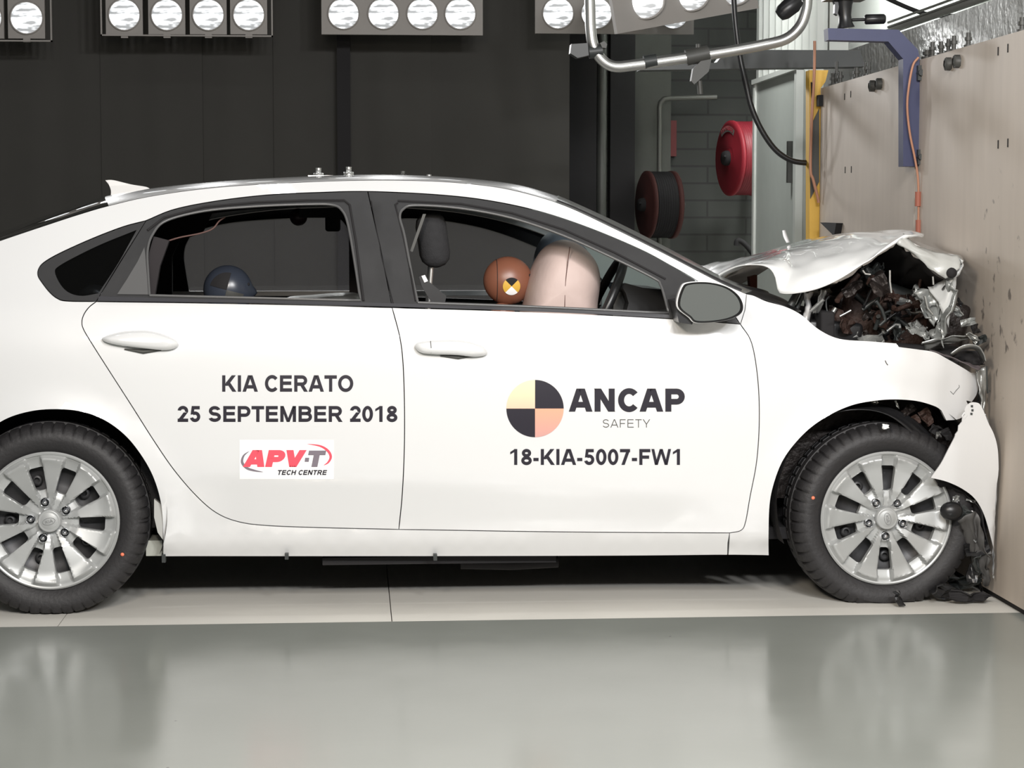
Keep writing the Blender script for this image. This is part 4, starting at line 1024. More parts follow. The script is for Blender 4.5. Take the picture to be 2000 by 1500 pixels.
piece('mirror_arm', [(1318, 588), (1338, 585), (1356, 622), (1352, 634), (1326, 630)], ym + .02, .06, M['black'], mirr)
# ============================================================ cabin
MB().box((WR0.x + .35, .16, .20), (WF0.x - .25, 1.7, .24)).build('floor_pan', M['matte'], car)
MB().box((WR0.x - .45, .45, .2), (WR0.x + .4, 1.35, .5)).box((WR0.x - .75, .32, .55), (WR0.x + .1, 1.48, .86)).build('boot_floor', M['matte'], car)
MB().box((-.75, 1.66, .24), (1.25, 1.71, .93)).build('door_card', M['cloth'], car)
MB().box((-.70, .17, .26), (1.22, .20, .95)).build('door_card', M['cloth'], car)
a = P(330, 572, 1.74); b = P(1000, 575, 1.74)
MB().box((a.x, 1.70, a.z - .012), (b.x, 1.745, a.z + .007)).build('door_ledge', M['white'], car)  # white colour stands in for light on the far door's ledge
# chromed clutter under the rear window right end
def rbox(name, c, size, r, m, parent, rot=None, subd=3):
    import bmesh
    bm = bmesh.new(); bmesh.ops.create_cube(bm, size=1)
    for v in bm.verts: v.co = Vector((v.co.x * size[0], v.co.y * size[1], v.co.z * size[2]))
    bmesh.ops.bevel(bm, geom=bm.edges[:], offset=r, segments=subd, affect='EDGES', profile=.5)
    me = bpy.data.meshes.new(name); bm.to_mesh(me); bm.free()
    for p in me.polygons: p.use_smooth = True
    o_ = link(name, me, parent, m); o_.location = c
    if rot: o_.rotation_euler = rot
    return o_
def seat(px, y, lab=None):
    c = P(px, 600, y)
    s = rbox('seat', (c.x + .12, y, .42), (.5, .46, .16), .06, M['cloth'], car)
    bk = rbox('seat_back', (-.32, 0, .28), (.13, .46, .56), .055, M['cloth'], s, (0, radians(-14), 0))
    hd = rbox('headrest', (0, 0, 0), (.10, .25, .19), .045, M['cloth'], s, (0, radians(-8), 0)); hq = P(845, 468, y) ; hd.location = (hq.x - s.location.x if px > 600 else -.42, 0, hq.z - s.location.z)
    MB().tube([(hd.location.x - .02, -.06, .5), (hd.location.x, -.06, hd.location.z)], .008, 8).tube([(hd.location.x - .02, .06, .5), (hd.location.x, .06, hd.location.z)], .008, 8).build('headrest_posts', M['alu'], s)
    return s
seat(880, .47); seat(880, 1.33)
s_ = rbox('rear_bench', (P(430, 600, .9).x + .05, .9, .42), (.5, 1.3, .16), .06, M['cloth'], car)
rbox('seat_back', (-.30, 0, .27), (.13, 1.3, .46), .05, M['cloth'], s_, (0, radians(-18), 0))
# centre pillars inside far side
for pxa in (700, ):
    a = P(706, 400, 1.6); MB().box((a.x - .05, 1.55, .4), (a.x + .06, 1.62, 1.30)).build('centre_pillar', M['liner'], car)
# roof mounted cabin cameras
def ball(name, c, r, m, parent, sc=(1, 1, 1), seg=24):
    import bmesh
    bm = bmesh.new(); bmesh.ops.create_uvsphere(bm, u_segments=seg, v_segments=seg // 2, radius=r)
    for v in bm.verts: v.co = Vector((v.co.x * sc[0], v.co.y * sc[1], v.co.z * sc[2]))
    me = bpy.data.meshes.new(name); bm.to_mesh(me); bm.free()
    for p in me.polygons: p.use_smooth = True
    o_ = link(name, me, parent, m); o_.location = c; return o_
ic = tag(MB().obox(P(628, 417, .95), (.16, .10, .03), Matrix.Identity(3)).build('cabin_camera', M['matte']), 'black camera unit hung under the roof inside the rear window', 'camera')
ball('camera_dome', P(583, 424, .95), .032, mat('dark_maroon', (.03, .008, .012), .4), ic)
rbox('camera_body', P(650, 432, .95), (.055, .06, .075), .01, M['matte'], ic)
o = MB().tube([P(p.x, p.y, .35) for p in smooth([(318, 474), (350, 464), (390, 456), (415, 447), (428, 432), (440, 424)], 6)], .003, 6).build('cabin_wire', mat('wire_brown', (.13, .07, .06), .6)); tag(o, 'thin wire looping from the roof at the rear window corner', 'wire')
# rear: dark interior pillar at left of rear window
piece('rear_pillar_trim', [(288, 400), (420, 404), (395, 455), (350, 470), (336, 500), (336, 640), (288, 640)], 1.52, 1.56, M['liner'], car)
piece('rear_pillar_trim', [(90, 450), (180, 420), (310, 395), (310, 640), (90, 640)], 1.45, 1.48, M['liner'], car)
piece('rear_pillar_trim', [(290, 575), (289, 500), (300, 462), (330, 470), (312, 520), (300, 590)], .22, .26, M['liner'], car)
# seat belt, buckle
o = piece('seat_belt', [(826, 418), (832, 418), (806, 492), (801, 490)], .28, .285, M['grey'], car)
cl = [(818, 540, 1), (830, 536, 1), (838, 550, 1), (872, 578, 1), (868, 596, 1), (846, 596, 1), (824, 560, 1)]
piece('belt_anchor', [c[:2] for c in cl], .22, .25, M['black'], car)
piece('belt_tag', [(823, 539), (830, 537), (836, 549), (829, 552)], .215, .219, M['white'], car)
# ---- dashboard and steering wheel
rbox('dashboard', P(1290, 640, .9) + Vector((.05, 0, -.06)), (.42, 1.45, .30), .08, M['cloth'], car)
piece('instrument_hood', [(1212, 556), (1222, 553), (1255, 562), (1300, 566), (1330, 640), (1215, 640), (1228, 592), (1222, 572)], .35, .8, M['black'], car)
piece('dash_end', [(1200, 570), (1216, 570), (1222, 592), (1216, 640), (1196, 640)], .45, .5, M['grey'], car)
c = P(1172, 600, .48); ax = Vector((-.9, 0, .42)).normalized(); u = ax.orthogonal().normalized(); v = ax.cross(u)
MB().tube([c + (u * cos(2 * pi * k / 40) + v * sin(2 * pi * k / 40)) * .185 for k in range(41)], .016, 10, False).build('steering_wheel', M['black'], car)
piece('pillar_trim', [(1098, 455), (1160, 478), (1304, 552), (1304, 640), (1176, 640), (1176, 545), (1120, 480)], 1.40, 1.43, mat('pale_pillar_trim', (.50, .55, .52), .6), car)
# ---- airbags
def bag(name, y, pts, m, depth, parent=car):
    c = [P(p.x, p.y, y) for p in smooth(pts, 6, closed=True)]; ctr = sum(c, Vector()) / len(c); N = len(c); vs = []; K = 16
    for i in range(K + 1):
        t = pi * i / K; s_ = max(.02, sin(t) ** .6); d = -cos(t) * depth
        for p in c: q = ctr + (p - ctr) * s_; vs.append((q.x, y + d, q.z))
    return MB().add(vs, [(i * N + k, i * N + (k + 1) % N, (i + 1) * N + (k + 1) % N, (i + 1) * N + k) for i in range(K) for k in range(N)]).add(vs[:N], [list(range(N))]).add(vs[-N:], [list(range(N))]).build(name, m, parent)
ab = bag('driver_airbag', .47, [(1020, 600), (1026, 560), (1042, 515), (1065, 482), (1100, 468), (1135, 480), (1162, 510), (1171, 545), (1166, 590), (1160, 640), (1100, 665), (1040, 650), (1012, 625)], M['bag'], .20)
MB().tube([P(p.x, p.y, .272) for p in smooth([(1113, 482), (1108, 520), (1104, 560), (1103, 600)], 6)], .0016, 5).build('bag_seam', mat('seam_brown', (.12, .06, .05), .7), ab)
bag('passenger_airbag', 1.25, [(1038, 560), (1044, 500), (1062, 462), (1090, 452), (1130, 470), (1160, 520), (1165, 600), (1100, 680), (1040, 640)], mat('blue_grey_bag', (.20, .23, .28), .6), .22)
# ============================================================ dummies (seated behind the doors)
def dummy(name, head_px, y, m, lab, rx, rz, lean, small=1.0):
    hq = P(head_px[0], head_px[1], y)
    e = empty(name, (hq.x, y, 0), label=lab, cat='crash dummy')
    # body: skinned skeleton
    z = hq.z; V = [(0, 0, z - .07), (-.03, 0, z - .16), (-.05 - lean, 0, z - .26), (-.10 - lean, 0, z - .42), (-.16 - lean, 0, z - .58),
                   (-.05 - lean, -.17, z - .25), (.06 - lean, -.22, z - .44), (.25 - lean, -.17, z - .40), (-.05 - lean, .17, z - .25), (.06 - lean, .22, z - .44), (.25 - lean, .17, z - .40),
                   (-.14 - lean, -.10, z - .60), (.22 - lean, -.12, z - .52), (.36 - lean, -.12, z - .80), (-.14 - lean, .10, z - .60), (.22 - lean, .12, z - .52), (.36 - lean, .12, z - .80)]
    E2 = [(0, 1), (1, 2), (2, 3), (3, 4), (2, 5), (5, 6), (6, 7), (2, 8), (8, 9), (9, 10), (4, 11), (11, 12), (12, 13), (4, 14), (14, 15), (15, 16)]
    rad = [.05, .05, .10, .12, .12, .06, .045, .035, .06, .045, .035, .09, .07, .05, .09, .07, .05]
    me = bpy.data.meshes.new('body'); me.from_pydata([(a * small, b * small, max(.34, c_)) for a, b, c_ in V], E2, []); o_ = link('body', me, e, m)
    sk = o_.modifiers.new('skin', 'SKIN'); o_.modifiers.new('sub', 'SUBSURF').levels = 1; o_.modifiers['sub'].render_levels = 2
    for i, r in enumerate(rad): me.skin_vertices[0].data[i].radius = (r * small, r * small)
    me.skin_vertices[0].data[4].use_root = True
    h = ball('head', (0, 0, 0), 1, m, e, (rx, rz * .80, rz), 40); h.location = (0, 0, z)
    for v in h.data.vertices:
        co = v.co
        if co.x > rx * .3 and co.z < 0: co.x *= 1 + .10 * (co.x / rx)      # jaw and face fullness
        if co.x < -rx * .2: co.z *= 1.0
        nz = math.exp(-((co.z + .005) / .014) ** 2 - (co.y / .012) ** 2)
        if co.x > 0: co.x += .014 * nz
    for sy in (-1, 1):
        ball('eye', (rx * .86, sy * .028, .018), .009, M['matte'], h, (.5, 1, .7), 10)
    return e, h, hq
e1, h1_, hq1 = dummy('crash_dummy', (992, 548), .47, M['skin'], 'brown-headed driver dummy with yellow and black target, face in airbag', .085, .083, .12)
# head seam + target sticker
zz = [(-.040, -sqrt(max(0, 1 - (.04 / .085) ** 2)) * .0668 * cos(t), sqrt(max(0, 1 - (.04 / .085) ** 2)) * .084 * sin(t)) for t in [2 * pi * k / 40 for k in range(41)]]
MB().tube(zz, .0012, 5, False).build('skull_cap_seam', M['matte'], h1_)
def headquad(h, cx, cz, r, a0, a1, m, rx, ry, rz_):
    vs = []; n = 10
    def pt(x, z): return (x, -ry * sqrt(max(.02, 1 - (x / rx) ** 2 - (z / rz_) ** 2)) - .0025, z)
    for k in range(5):
        for i in range(n + 1):
            t = radians(a0 + (a1 - a0) * i / n); vs.append(pt(cx + r * k / 4 * cos(t), cz + r * k / 4 * sin(t)))
    MB().add(vs, [(k * (n + 1) + i, k * (n + 1) + i + 1, (k + 1) * (n + 1) + i + 1, (k + 1) * (n + 1) + i) for k in range(4) for i in range(n)]).build('target_quarter', m, h, fixn=False)
for a0, mm2 in ((45, M['matte']), (135, M['yellow']), (225, M['sticker']), (315, M['yellow'])):
    headquad(h1_, .008, -.018, .030, a0, a0 + 90, mm2, .087, .0664, .083)
e2, h2_, hq2 = dummy('crash_dummy', (445, 565), .62, M['skin2'], 'dark slate-headed rear passenger dummy behind the rear side window', .085, .084, .05)
for a0, mm2 in ((75, M['matte']), (255, M['grey'])):
    headquad(h2_, .0, .0, .06, a0, a0 + 90, mm2, .085, .0672, .084)
# silver foil like object in the rear cabin near the pillar
mb = MB(); pr = smooth([(590, 590), (596, 580), (640, 577), (690, 575), (702, 582), (706, 600), (600, 600)], 4, closed=True)
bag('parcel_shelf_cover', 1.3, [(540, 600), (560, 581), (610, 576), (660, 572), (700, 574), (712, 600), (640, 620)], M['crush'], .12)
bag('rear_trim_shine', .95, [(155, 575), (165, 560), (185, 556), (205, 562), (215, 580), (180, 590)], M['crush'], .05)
# ============================================================ CRUSHED NOSE
# bonnet: upper buckled half
def hoodtop(px): 
    K = [(1395, 541), (1440, 517), (1500, 493), (1560, 473), (1600, 462), (1640, 452), (1690, 449), (1740, 447), (1765, 457)]
    return interp(K, px)
def hoodbot(px):
    K = [(1395, 543), (1410, 532), (1440, 519), (1475, 516), (1500, 522), (1513, 538), (1516, 552), (1517, 560), (1522, 572), (1560, 572), (1600, 563), (1640, 545), (1680, 519), (1720, 490), (1745, 472), (1765, 459)]
    return interp(K, px)
def ly(px): return interp([(1395, .46), (1500, .26), (1560, .18), (1700, .15), (1765, .17)], px)
vs = []; n = 90; k = 40
for i in range(n + 1):
    px = 1395 + 370 * i / n
    A = P(px, hoodbot(px), ly(px)); T_ = P(px, hoodtop(px), .72)
    for j in range(k + 1):
        s = j / k
        yy = A.y + (.9 - A.y) * (1 - cos(pi * s / 2)) * 1.0
        f = sin(pi / 2 * min(1, s / .8)) ** .9
        zz_ = A.z + (T_.z - A.z) * f
        xx = A.x + (T_.x - A.x) * f
        cr2 = .010 * noise.noise(Vector((px * .012, s * 5 + px * .01, 1.7))) * sin(pi * min(1, s * 1.2)) + .007 * noise.noise(Vector((px * .035 + s * 3, s * 9, 4.2))) * min(1, s * 3) * (1 - s)
        vs.append((xx, yy, zz_ + cr2))
half = [(x, 1.8 - y, z - .03) for x, y, z in vs]
fs = [(i * (k + 1) + j, (i + 1) * (k + 1) + j, (i + 1) * (k + 1) + j + 1, i * (k + 1) + j + 1) for i in range(n) for j in range(k)]
hv = [(x, y, z) for x, y, z in vs]
def blend(v): x, y, z = v; return (x, y, z - .015 * max(0, min(1, (y - .5) / .4)))
mb = MB().add([blend(v) for v in hv], fs).add([(v[0], v[1], v[2]) for v in half], fs, rev=True)
bon = mb.build('bonnet', M['creased'], car, fixn=False)
sd = bon.modifiers.new('thick', 'SOLIDIFY'); sd.thickness = .004; sd.offset = -1
# bonnet: front half folded down towards the barrier
def strip(name, a, b, ya, yb, m, parent, n=24, k=8, wob=.0, bulge=0, seed=0):
    """ruled crumpled sheet between two pixel curves at two depths"""
    A = smooth(a, 6); B = smooth(b, 6); vs = []
    def at(c, t):
        f = t * (len(c) - 1); i = min(int(f), len(c) - 2); return c[i].lerp(c[i + 1], f - i)
    for i in range(n + 1):
        t = i / n; p = at(A, t); q = at(B, t)
        p3 = P(p.x, p.y, ya if not callable(ya) else ya(t)); q3 = P(q.x, q.y, yb if not callable(yb) else yb(t))
        for j in range(k + 1):
            s = j / k; v = p3.lerp(q3, s); nz = noise.noise_vector(Vector((t * 5, s * 4, seed))) * wob
            v = v + nz + Vector((0, -bulge * sin(pi * s), 0)); vs.append(v)
    o_ = MB().add(vs, [(i * (k + 1) + j, (i + 1) * (k + 1) + j, (i + 1) * (k + 1) + j + 1, i * (k + 1) + j + 1) for i in range(n) for j in range(k)]).build(name, m, parent, fixn=False)
    s_ = o_.modifiers.new('thick', 'SOLIDIFY'); s_.thickness = .003; return o_
strip('folded_bonnet_lip', [(1763, 458), (1790, 472), (1830, 487), (1862, 496), (1876, 500), (1882, 510)], [(1763, 460), (1785, 478), (1812, 491), (1840, 496), (1866, 500), (1880, 512)], lambda t: 1.0 - .6 * t, .2, M['creased'], bon, bulge=-.0)
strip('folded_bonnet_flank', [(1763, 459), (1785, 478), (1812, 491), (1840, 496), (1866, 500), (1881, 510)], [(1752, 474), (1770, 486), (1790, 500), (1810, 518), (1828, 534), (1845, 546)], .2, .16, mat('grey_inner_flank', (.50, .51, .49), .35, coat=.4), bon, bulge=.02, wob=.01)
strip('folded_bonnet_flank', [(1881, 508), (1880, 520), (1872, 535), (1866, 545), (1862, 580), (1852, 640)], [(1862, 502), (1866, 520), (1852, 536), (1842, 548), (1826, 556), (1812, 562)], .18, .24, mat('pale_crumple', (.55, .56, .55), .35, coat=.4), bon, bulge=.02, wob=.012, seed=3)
# dark underside mass of the folded bonnet
strip('bonnet_underside', [(1752, 475), (1775, 490), (1800, 510), (1845, 548)], [(1690, 520), (1720, 545), (1760, 562), (1812, 566)], .24, .6, M['matte'], bon, wob=.02, seed=5)
strip('bonnet_underside', [(1600, 566), (1660, 540), (1720, 497), (1760, 474)], [(1640, 560), (1700, 560), (1740, 560), (1812, 566)], .6, .9, M['matte'], bon, wob=.02, seed=6)
MB().lathe([(.001, -.01), (.016, -.008), (.018, .004)], P(1859, 533, .15), (0, 1, 0), 16).build('bonnet_grommet', M['matte'], bon)
# crumpled translucent grey sheets (headlamp, brackets)
pale = mat('torn_grey_sheet', (.30, .31, .30), .3, metal=.3, var=.25, vscale=14, bump=.5, bscale=30)
strip('torn_headlamp', [(1780, 560), (1800, 568), (1830, 562), (1860, 548)], [(1806, 600), (1814, 620), (1826, 626), (1838, 600)], .26, .20, pale, car, wob=.035, seed=8)
strip('torn_headlamp', [(1862, 548), (1864, 570), (1858, 600), (1850, 640), (1846, 668)], [(1840, 560), (1846, 590), (1838, 612), (1826, 640), (1812, 664)], .16, .22, pale, car, wob=.03, seed=11)
strip('torn_bracket', [(1770, 640), (1782, 652), (1800, 655), (1812, 662)], [(1784, 630), (1794, 628), (1804, 640), (1812, 652)], .2, .26, pale, car, wob=.02, seed=12)
strip('inner_wing_plate', [(1682, 525), (1700, 520), (1726, 512)], [(1690, 552), (1710, 566), (1726, 548)], .35, .4, M['dkgrey'], car, wob=.03, seed=14)
strip('strut_brace', [(1604, 566), (1597, 590), (1588, 612)], [(1616, 568), (1608, 592), (1600, 612)], .32, .34, M['crush'], car, wob=.004)
strip('white_inner_arch', [(1563, 574), (1570, 588), (1572, 604), (1566, 622)], [(1590, 570), (1584, 588), (1586, 606), (1580, 632)], .34, .36, M['paint'], car, wob=.004, bulge=.02)
# hinge arm
MB().tube([P(1558, 570, .3), P(1545, 595, .3), P(1538, 606, .3)], [.012, .014, .016], 8).tube([P(1570, 572, .34), P(1555, 605, .34), P(1552, 620, .34)], .008, 8).build('bonnet_hinge', M['dkgrey'], car)
strip('scuttle_panel', [(1412, 556), (1440, 566), (1475, 580), (1520, 594), (1560, 610)], [(1420, 552), (1450, 556), (1485, 566), (1530, 584), (1566, 606)], .2, .35, M['black'], car, wob=.006, seed=21)
strip('scuttle_panel', [(1402, 548), (1440, 562), (1475, 575), (1500, 584)], [(1400, 545), (1430, 550), (1460, 560), (1500, 570)], .4, 1.3, M['grey'], car, wob=.01, seed=22)
piece('orange_cap', [(1464, 541), (1479, 537), (1479, 572), (1466, 566)], 1.0, 1.05, M['rustorange'], car)
# engine block and bits
rnd = random.Random(11)
ebx = lambda px, py, y, sz, m, nm, rot=(0, 0, 0): rbox(nm, P(px, py, y), sz, min(sz) * .18, m, car, rot)
ebx(1690, 640, .85, (.34, .7, .30), M['rust'], 'engine_block', (0, .08, 0))
ebx(1640, 590, .75, (.14, .4, .10), M['crushd'], 'intake_manifold', (0, -.3, .1))
ebx(1735, 590, .7, (.18, .36, .12), M['dkgrey'], 'engine_cover', (0, .35, 0))
ebx(1790, 640, .8, (.10, .9, .22), M['crushd'], 'radiator', (0, .25, 0))
ebx(1620, 650, .45, (.20, .16, .09), M['black'], 'battery', (0, .1, 0))
ebx(1740, 690, .3, (.46, .08, .07), M['matte'], 'inner_wing_rail', (0, .05, 0))
ebx(1545, 690, .9, (.05, 1.2, .36), M['matte'], 'bulkhead')
MB().box((WF0.x - .32, .30, .32), (WF0.x + .30, 1.5, .80)).build('engine_cradle', M['crushd'], car)
def shard(c, size, seed, m, nm, parent=car, nseg=5, flat=.5):
    vs = []; r_ = random.Random(seed); e = Matrix.Rotation(r_.uniform(0, 6.28), 3, 'Y') @ Matrix.Rotation(r_.uniform(-.7, .7), 3, 'Z') @ Matrix.Rotation(r_.uniform(-.8, .8), 3, 'X')
    asp = r_.uniform(.25, 1)
    for i in range(nseg + 1):
        for j in range(nseg + 1):
            x = (i / nseg - .5) * size; z = (j / nseg - .5) * size * asp; taper = 1 - .5 * abs(i / nseg - .3)
            d = noise.noise_vector(Vector((x * 12 / size * .25 + seed, z * 12 / size * .25, seed * .7))) * size * flat
            vs.append(Vector(c) + e @ Vector((x, d.y * .6, z * taper + d.z * .25)))
    o_ = MB().add(vs, [(i * (nseg + 1) + j, (i + 1) * (nseg + 1) + j, (i + 1) * (nseg + 1) + j + 1, i * (nseg + 1) + j + 1) for i in range(nseg) for j in range(nseg)], False).build(nm, m, parent, fixn=False)
    s_ = o_.modifiers.new('thick', 'SOLIDIFY'); s_.thickness = .004; return o_
mats = [M['crushd'], M['rust'], M['black'], M['dkgrey'], M['crushd'], M['rust'], M['rust'], M['crushd'], M['black'], M['crush']]
for i in range(70):
    px = rnd.uniform(1608, 1850); lo = 566 + (0 if px < 1780 else 10) + max(0, (1680 - px)) * .05; up_ = hoodbot(min(px, 1740)) + 8 if px < 1740 else 566
    py = rnd.uniform(max(up_, 545), 668 + max(0, px - 1760) * .1)
    shard(P(px, py, rnd.uniform(.28, .75)), rnd.uniform(.03, .10), i + 40, rnd.choice(mats), 'crushed_part')
for i in range(26):
    px = rnd.uniform(1600, 1840); py = rnd.uniform(570, 665); y = rnd.uniform(.25, .5); a = P(px, py, y)
    d = Vector((rnd.uniform(-.07, .07), rnd.uniform(-.03, .03), rnd.uniform(-.06, .06))); d2 = Vector((rnd.uniform(-.05, .05), 0, rnd.uniform(-.05, .05)))
    pts = [a, a + d * .5 + d2 * .4, a + d, a + d * 1.3 - d2 * .5]
    pp = [Vector(pts[0])]
    for t in range(1, 10):
        f = t / 9 * 3; q = min(int(f), 2); pp.append(pts[q].lerp(pts[q + 1], f - q))
    MB().tube(pp, rnd.uniform(.003, .010), 7).build('engine_hose', rnd.choice([M['black'], M['dkgrey'], M['crush'], M['rust']]), car)
# bright straps
for q in ([(1738, 528), (1738, 550), (1741, 572)], [(1822, 540), (1823, 556)], [(1806, 578), (1812, 602), (1822, 614)], [(1640, 618), (1655, 610), (1662, 606)], [(1685, 528), (1690, 535), (1700, 536)]):
    MB().tube([P(a, b, .2) for a, b in q], .004, 7).build('metal_strap', M['alu'], car)
# front upper members running to the barrier
strip('upper_tie_bar', [(1800, 668), (1840, 660), (1880, 654), (1908, 656)], [(1806, 682), (1845, 672), (1885, 664), (1910, 662)], .16, .2, M['crush'], car, wob=.01, seed=31)
strip('torn_lamp_rim', [(1856, 690), (1872, 678), (1893, 672), (1912, 676), (1922, 690), (1926, 705)], [(1858, 694), (1876, 684), (1896, 680), (1908, 684), (1916, 695), (1922, 706)], .05, .09, M['crush'], car, wob=.002, bulge=.01)
strip('lamp_cavity', [(1858, 692), (1885, 682), (1910, 686), (1922, 704)], [(1850, 700), (1880, 708), (1905, 714), (1921, 712)], .12, .14, M['matte'], car, wob=.01, seed=33)
strip('bumper_support', [(1815, 682), (1850, 694), (1885, 710), (1912, 722)], [(1850, 694), (1875, 706), (1900, 712), (1918, 716)], .05, .08, mat('plum_grey_plastic', (.10, .085, .09), .4), car, wob=.006, seed=34)
strip('bumper_support', [(1906, 728), (1912, 760), (1918, 790), (1925, 830)], [(1926, 716), (1927, 760), (1924, 800), (1930, 830)], .10, .12, M['crush'], car, wob=.010, seed=35)
MB().tube([P(1927, 715, .05), P(1928, 750, .05), P(1929, 768, .05), P(1934, 762, .05)], .003, 6).build('trim_wire', M['dkgrey'], car)
for i, (px, py, s_) in enumerate([(1900, 660, .05), (1915, 665, .05), (1890, 630, .05), (1905, 640, .045), (1870, 610, .04), (1925, 780, .05), (1918, 760, .05), (1875, 590, .03)]):
    shard(P(px, py, .15 + .02 * i), s_, 300 + i, [M['crush'], M['dkgrey'], pale, M['black']][i % 4], 'torn_fragment')
# torn bumper skin hanging in front of the wheel
bt = smooth([(1888, 792, 1), (1898, 786), (1912, 788), (1920, 800), (1930, 825), (1942, 850), (1949, 880), (1951, 930), (1954, 990), (1955, 1040), (1960, 1090), (1966, 1115), (1961, 1127), (1950, 1130, 1), (1952, 1118, 1), (1944, 1085), (1934, 1045), (1922, 1005), (1905, 975),
             (1880, 955), (1850, 941), (1818, 933, 1), (1838, 905), (1852, 878), (1864, 855), (1866, 848, 1), (1871, 842, 1), (1872, 832, 1), (1879, 824, 1), (1880, 815, 1), (1885, 810, 1), (1884, 800, 1)], 4, closed=True)
def bsurf(x, z):
    return -.03 + .35 * max(0, x - 1.96) + .015 * sin(z * 9)
panel('torn_bumper_skin', bt, [], bsurf, M['paint'], car, step=.025, flange=.006, inset=0)
for q in ((1898, 793), (1899, 801), (1897, 808)):
    p = PS(q[0], q[1], -.002, bsurf); MB().box((p.x - .003, p.y - .001, p.z - .004), (p.x + .004, p.y + .001, p.z + .003)).build('clip_slot', M['dkgrey'], car)
MB().tube([PS(1884, 806, .002, bsurf), PS(1879, 812, .002, bsurf), PS(1882, 820, .002, bsurf), PS(1888, 812, .002, bsurf), PS(1884, 806, .002, bsurf)], .003, 6).build('clip_loop', M['paint'], car)
# black debris behind the bumper skin
strip('arch_liner_torn', [(1826, 935), (1860, 945), (1895, 968), (1915, 1000), (1930, 1060)], [(1850, 985), (1880, 990), (1900, 1010), (1915, 1040), (1925, 1090)], .02, .10, M['matte'], car, wob=.02, seed=41)
strip('arch_liner_torn', [(1870, 1012), (1900, 1000), (1915, 1030), (1935, 1085)], [(1895, 1080), (1905, 1110), (1920, 1140), (1928, 1130)], .0, .06, mat('dusty_black_plastic', (.06, .058, .056), .5, var=.3), car, wob=.02, seed=42)
ball('fog_lamp', P(1858, 998, .0), .035, M['black'], car, (1.1, .8, .9), 16)
for i, (px, py, s_, m_) in enumerate([(1870, 985, .05, 'black'), (1886, 1005, .06, 'dkgrey'), (1868, 975, .03, 'crush'), (1900, 1035, .08, 'dkgrey'), (1908, 1070, .08, 'black'), (1914, 1105, .07, 'dkgrey'), (1900, 1120, .06, 'black'), (1895, 1001, .02, 'white'), (1896, 978, .03, 'crush')]):
    shard(P(px, py, .03), s_, 500 + i, M[m_], 'torn_fragment')
# torn bits in the front arch
strip('arch_edge_liner', [(1600, 812), (1660, 800), (1720, 805), (1770, 835), (1810, 880), (1825, 910)], [(1600, 808), (1660, 790), (1720, 790), (1780, 815), (1830, 860), (1850, 870)], .05, .09, M['black'], car, wob=.004, seed=51)
for i, (px, py, s_, m_) in enumerate([(1709, 786, .02, 'alu'), (1752, 790, .028, 'alu'), (1775, 800, .05, 'crushd'), (1810, 815, .06, 'rust'), (1830, 840, .06, 'matte'), (1790, 825, .05, 'rust'), (1833, 850, .025, 'alu'), (1820, 870, .06, 'matte'), (1850, 850, .05, 'matte')]):
    shard(P(px, py, .09), s_, 600 + i, M[m_], 'torn_fragment')
shard(P(1730, 833, .0), .022, 707, M['white'], 'torn_fragment')
# jack point and underbody bits
for q in ((320, 1088, 1098), (560, 1087, 1092), (850, 1088, 1094)):
    a = P(q[0], q[1], .1); b = P(q[0], q[2], .1); MB().box((a.x - .006, .09, b.z), (a.x + .006, .12, a.z + .01)).build('jack_point', M['dkgrey'], car)
MB().box((P(630, 1095, .2).x, .18, P(630, 1102, .2).z), (P(1085, 1095, .2).x, .40, P(630, 1088, .2).z)).tube([P(900, 1100, .3), P(1000, 1102, .3), P(1090, 1097, .3)], .02, 8).build('underbody_shield', M['matte'], car)
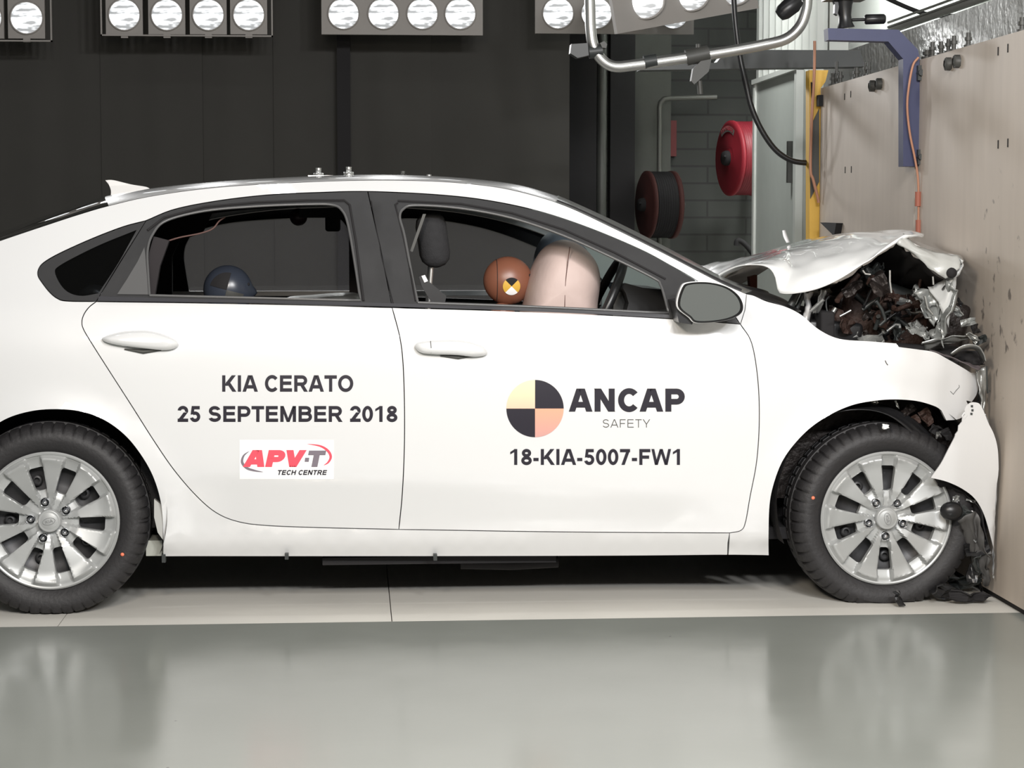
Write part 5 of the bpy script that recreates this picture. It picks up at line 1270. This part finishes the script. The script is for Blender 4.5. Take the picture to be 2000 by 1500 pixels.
# rear mudflap and bumper piece seen behind the rear tyre
piece('inner_sill_end', [(301, 975), (314, 985), (318, 1000), (318, 1054), (308, 1040), (301, 1010)], .05, .08, mat('grey_flap', (.42, .42, .40), .6), car)
MB().box((P(285, 1060, .12).x, .12, P(285, 1086, .12).z), (P(317, 1060, .12).x, .5, P(285, 1056, .12).z)).build('suspension_arm', mat('pale_arm', (.36, .37, .33), .5), car)
# --- loose debris on the floor
def debris(px, py, y0, s_, seed, m, lab):
    q = P(px, py, y0); o_ = shard(Vector((q.x, y0, s_ * .28)), s_, seed, m, 'debris_fragment', None, 5, .6); o_.parent = None
    mn = min((o_.matrix_world @ v.co).z for v in o_.data.vertices)
    for v in o_.data.vertices: v.co.z = (v.co.z - mn) * .5 + .004
    tag(o_, lab, 'debris', 'loose crash debris'); return o_
def yfloor(px, py):
    d = R @ Vector(((px - 1000) / F, (750 - py) / F, -1)); t = -CAM.z / d.z; return (CAM + d * t)
for i, (px, py, s_, m_, lab) in enumerate([(1757, 1178, .10, 'black', 'small black plastic fragment lying against the bottom of the front tyre'),
        (1850, 1168, .16, 'black', 'black debris just right of the front tyre, lying on the floor'), (1895, 1172, .15, 'matte', 'matt black debris heap piece nearest the barrier foot'),
        (1880, 1150, .14, 'dkgrey', 'dark grey crumpled piece behind the floor debris'), (1912, 1150, .12, 'black', 'black shard leaning at the barrier foot under the torn bumper'),
        (1868, 1160, .02, 'alu', 'tiny bright metal chip among the black floor debris')]):
    g = yfloor(px, py + 8); debris(px, py, max(g.y, -.05), s_, 810 + i, M[m_], lab)
# airborne sliver above bonnet
p = P(1532, 462, 1.2)
ob = strip('flying_sliver', [(1529, 450), (1531, 462), (1537, 474)], [(1534, 449), (1538, 460), (1543, 473)], 1.2, 1.22, M['white'], None, n=6, k=2)
tag(ob, 'small white sliver thrown up above the bonnet rear edge', 'debris')
# everything crushed against the barrier stops at its face
bpy.context.view_layer.update()
def settle(o):
    if o.type == 'MESH':
        mw = o.matrix_world; iv = mw.inverted()
        for v in o.data.vertices:
            q = mw @ v.co
            if q.x > XB - .014: q.x = XB - .014 - random.uniform(0, .004); v.co = iv @ q
for o in list(car.children_recursive): settle(o)
for o in list(COL.objects):
    if o.name.startswith('debris_fragment'): settle(o)
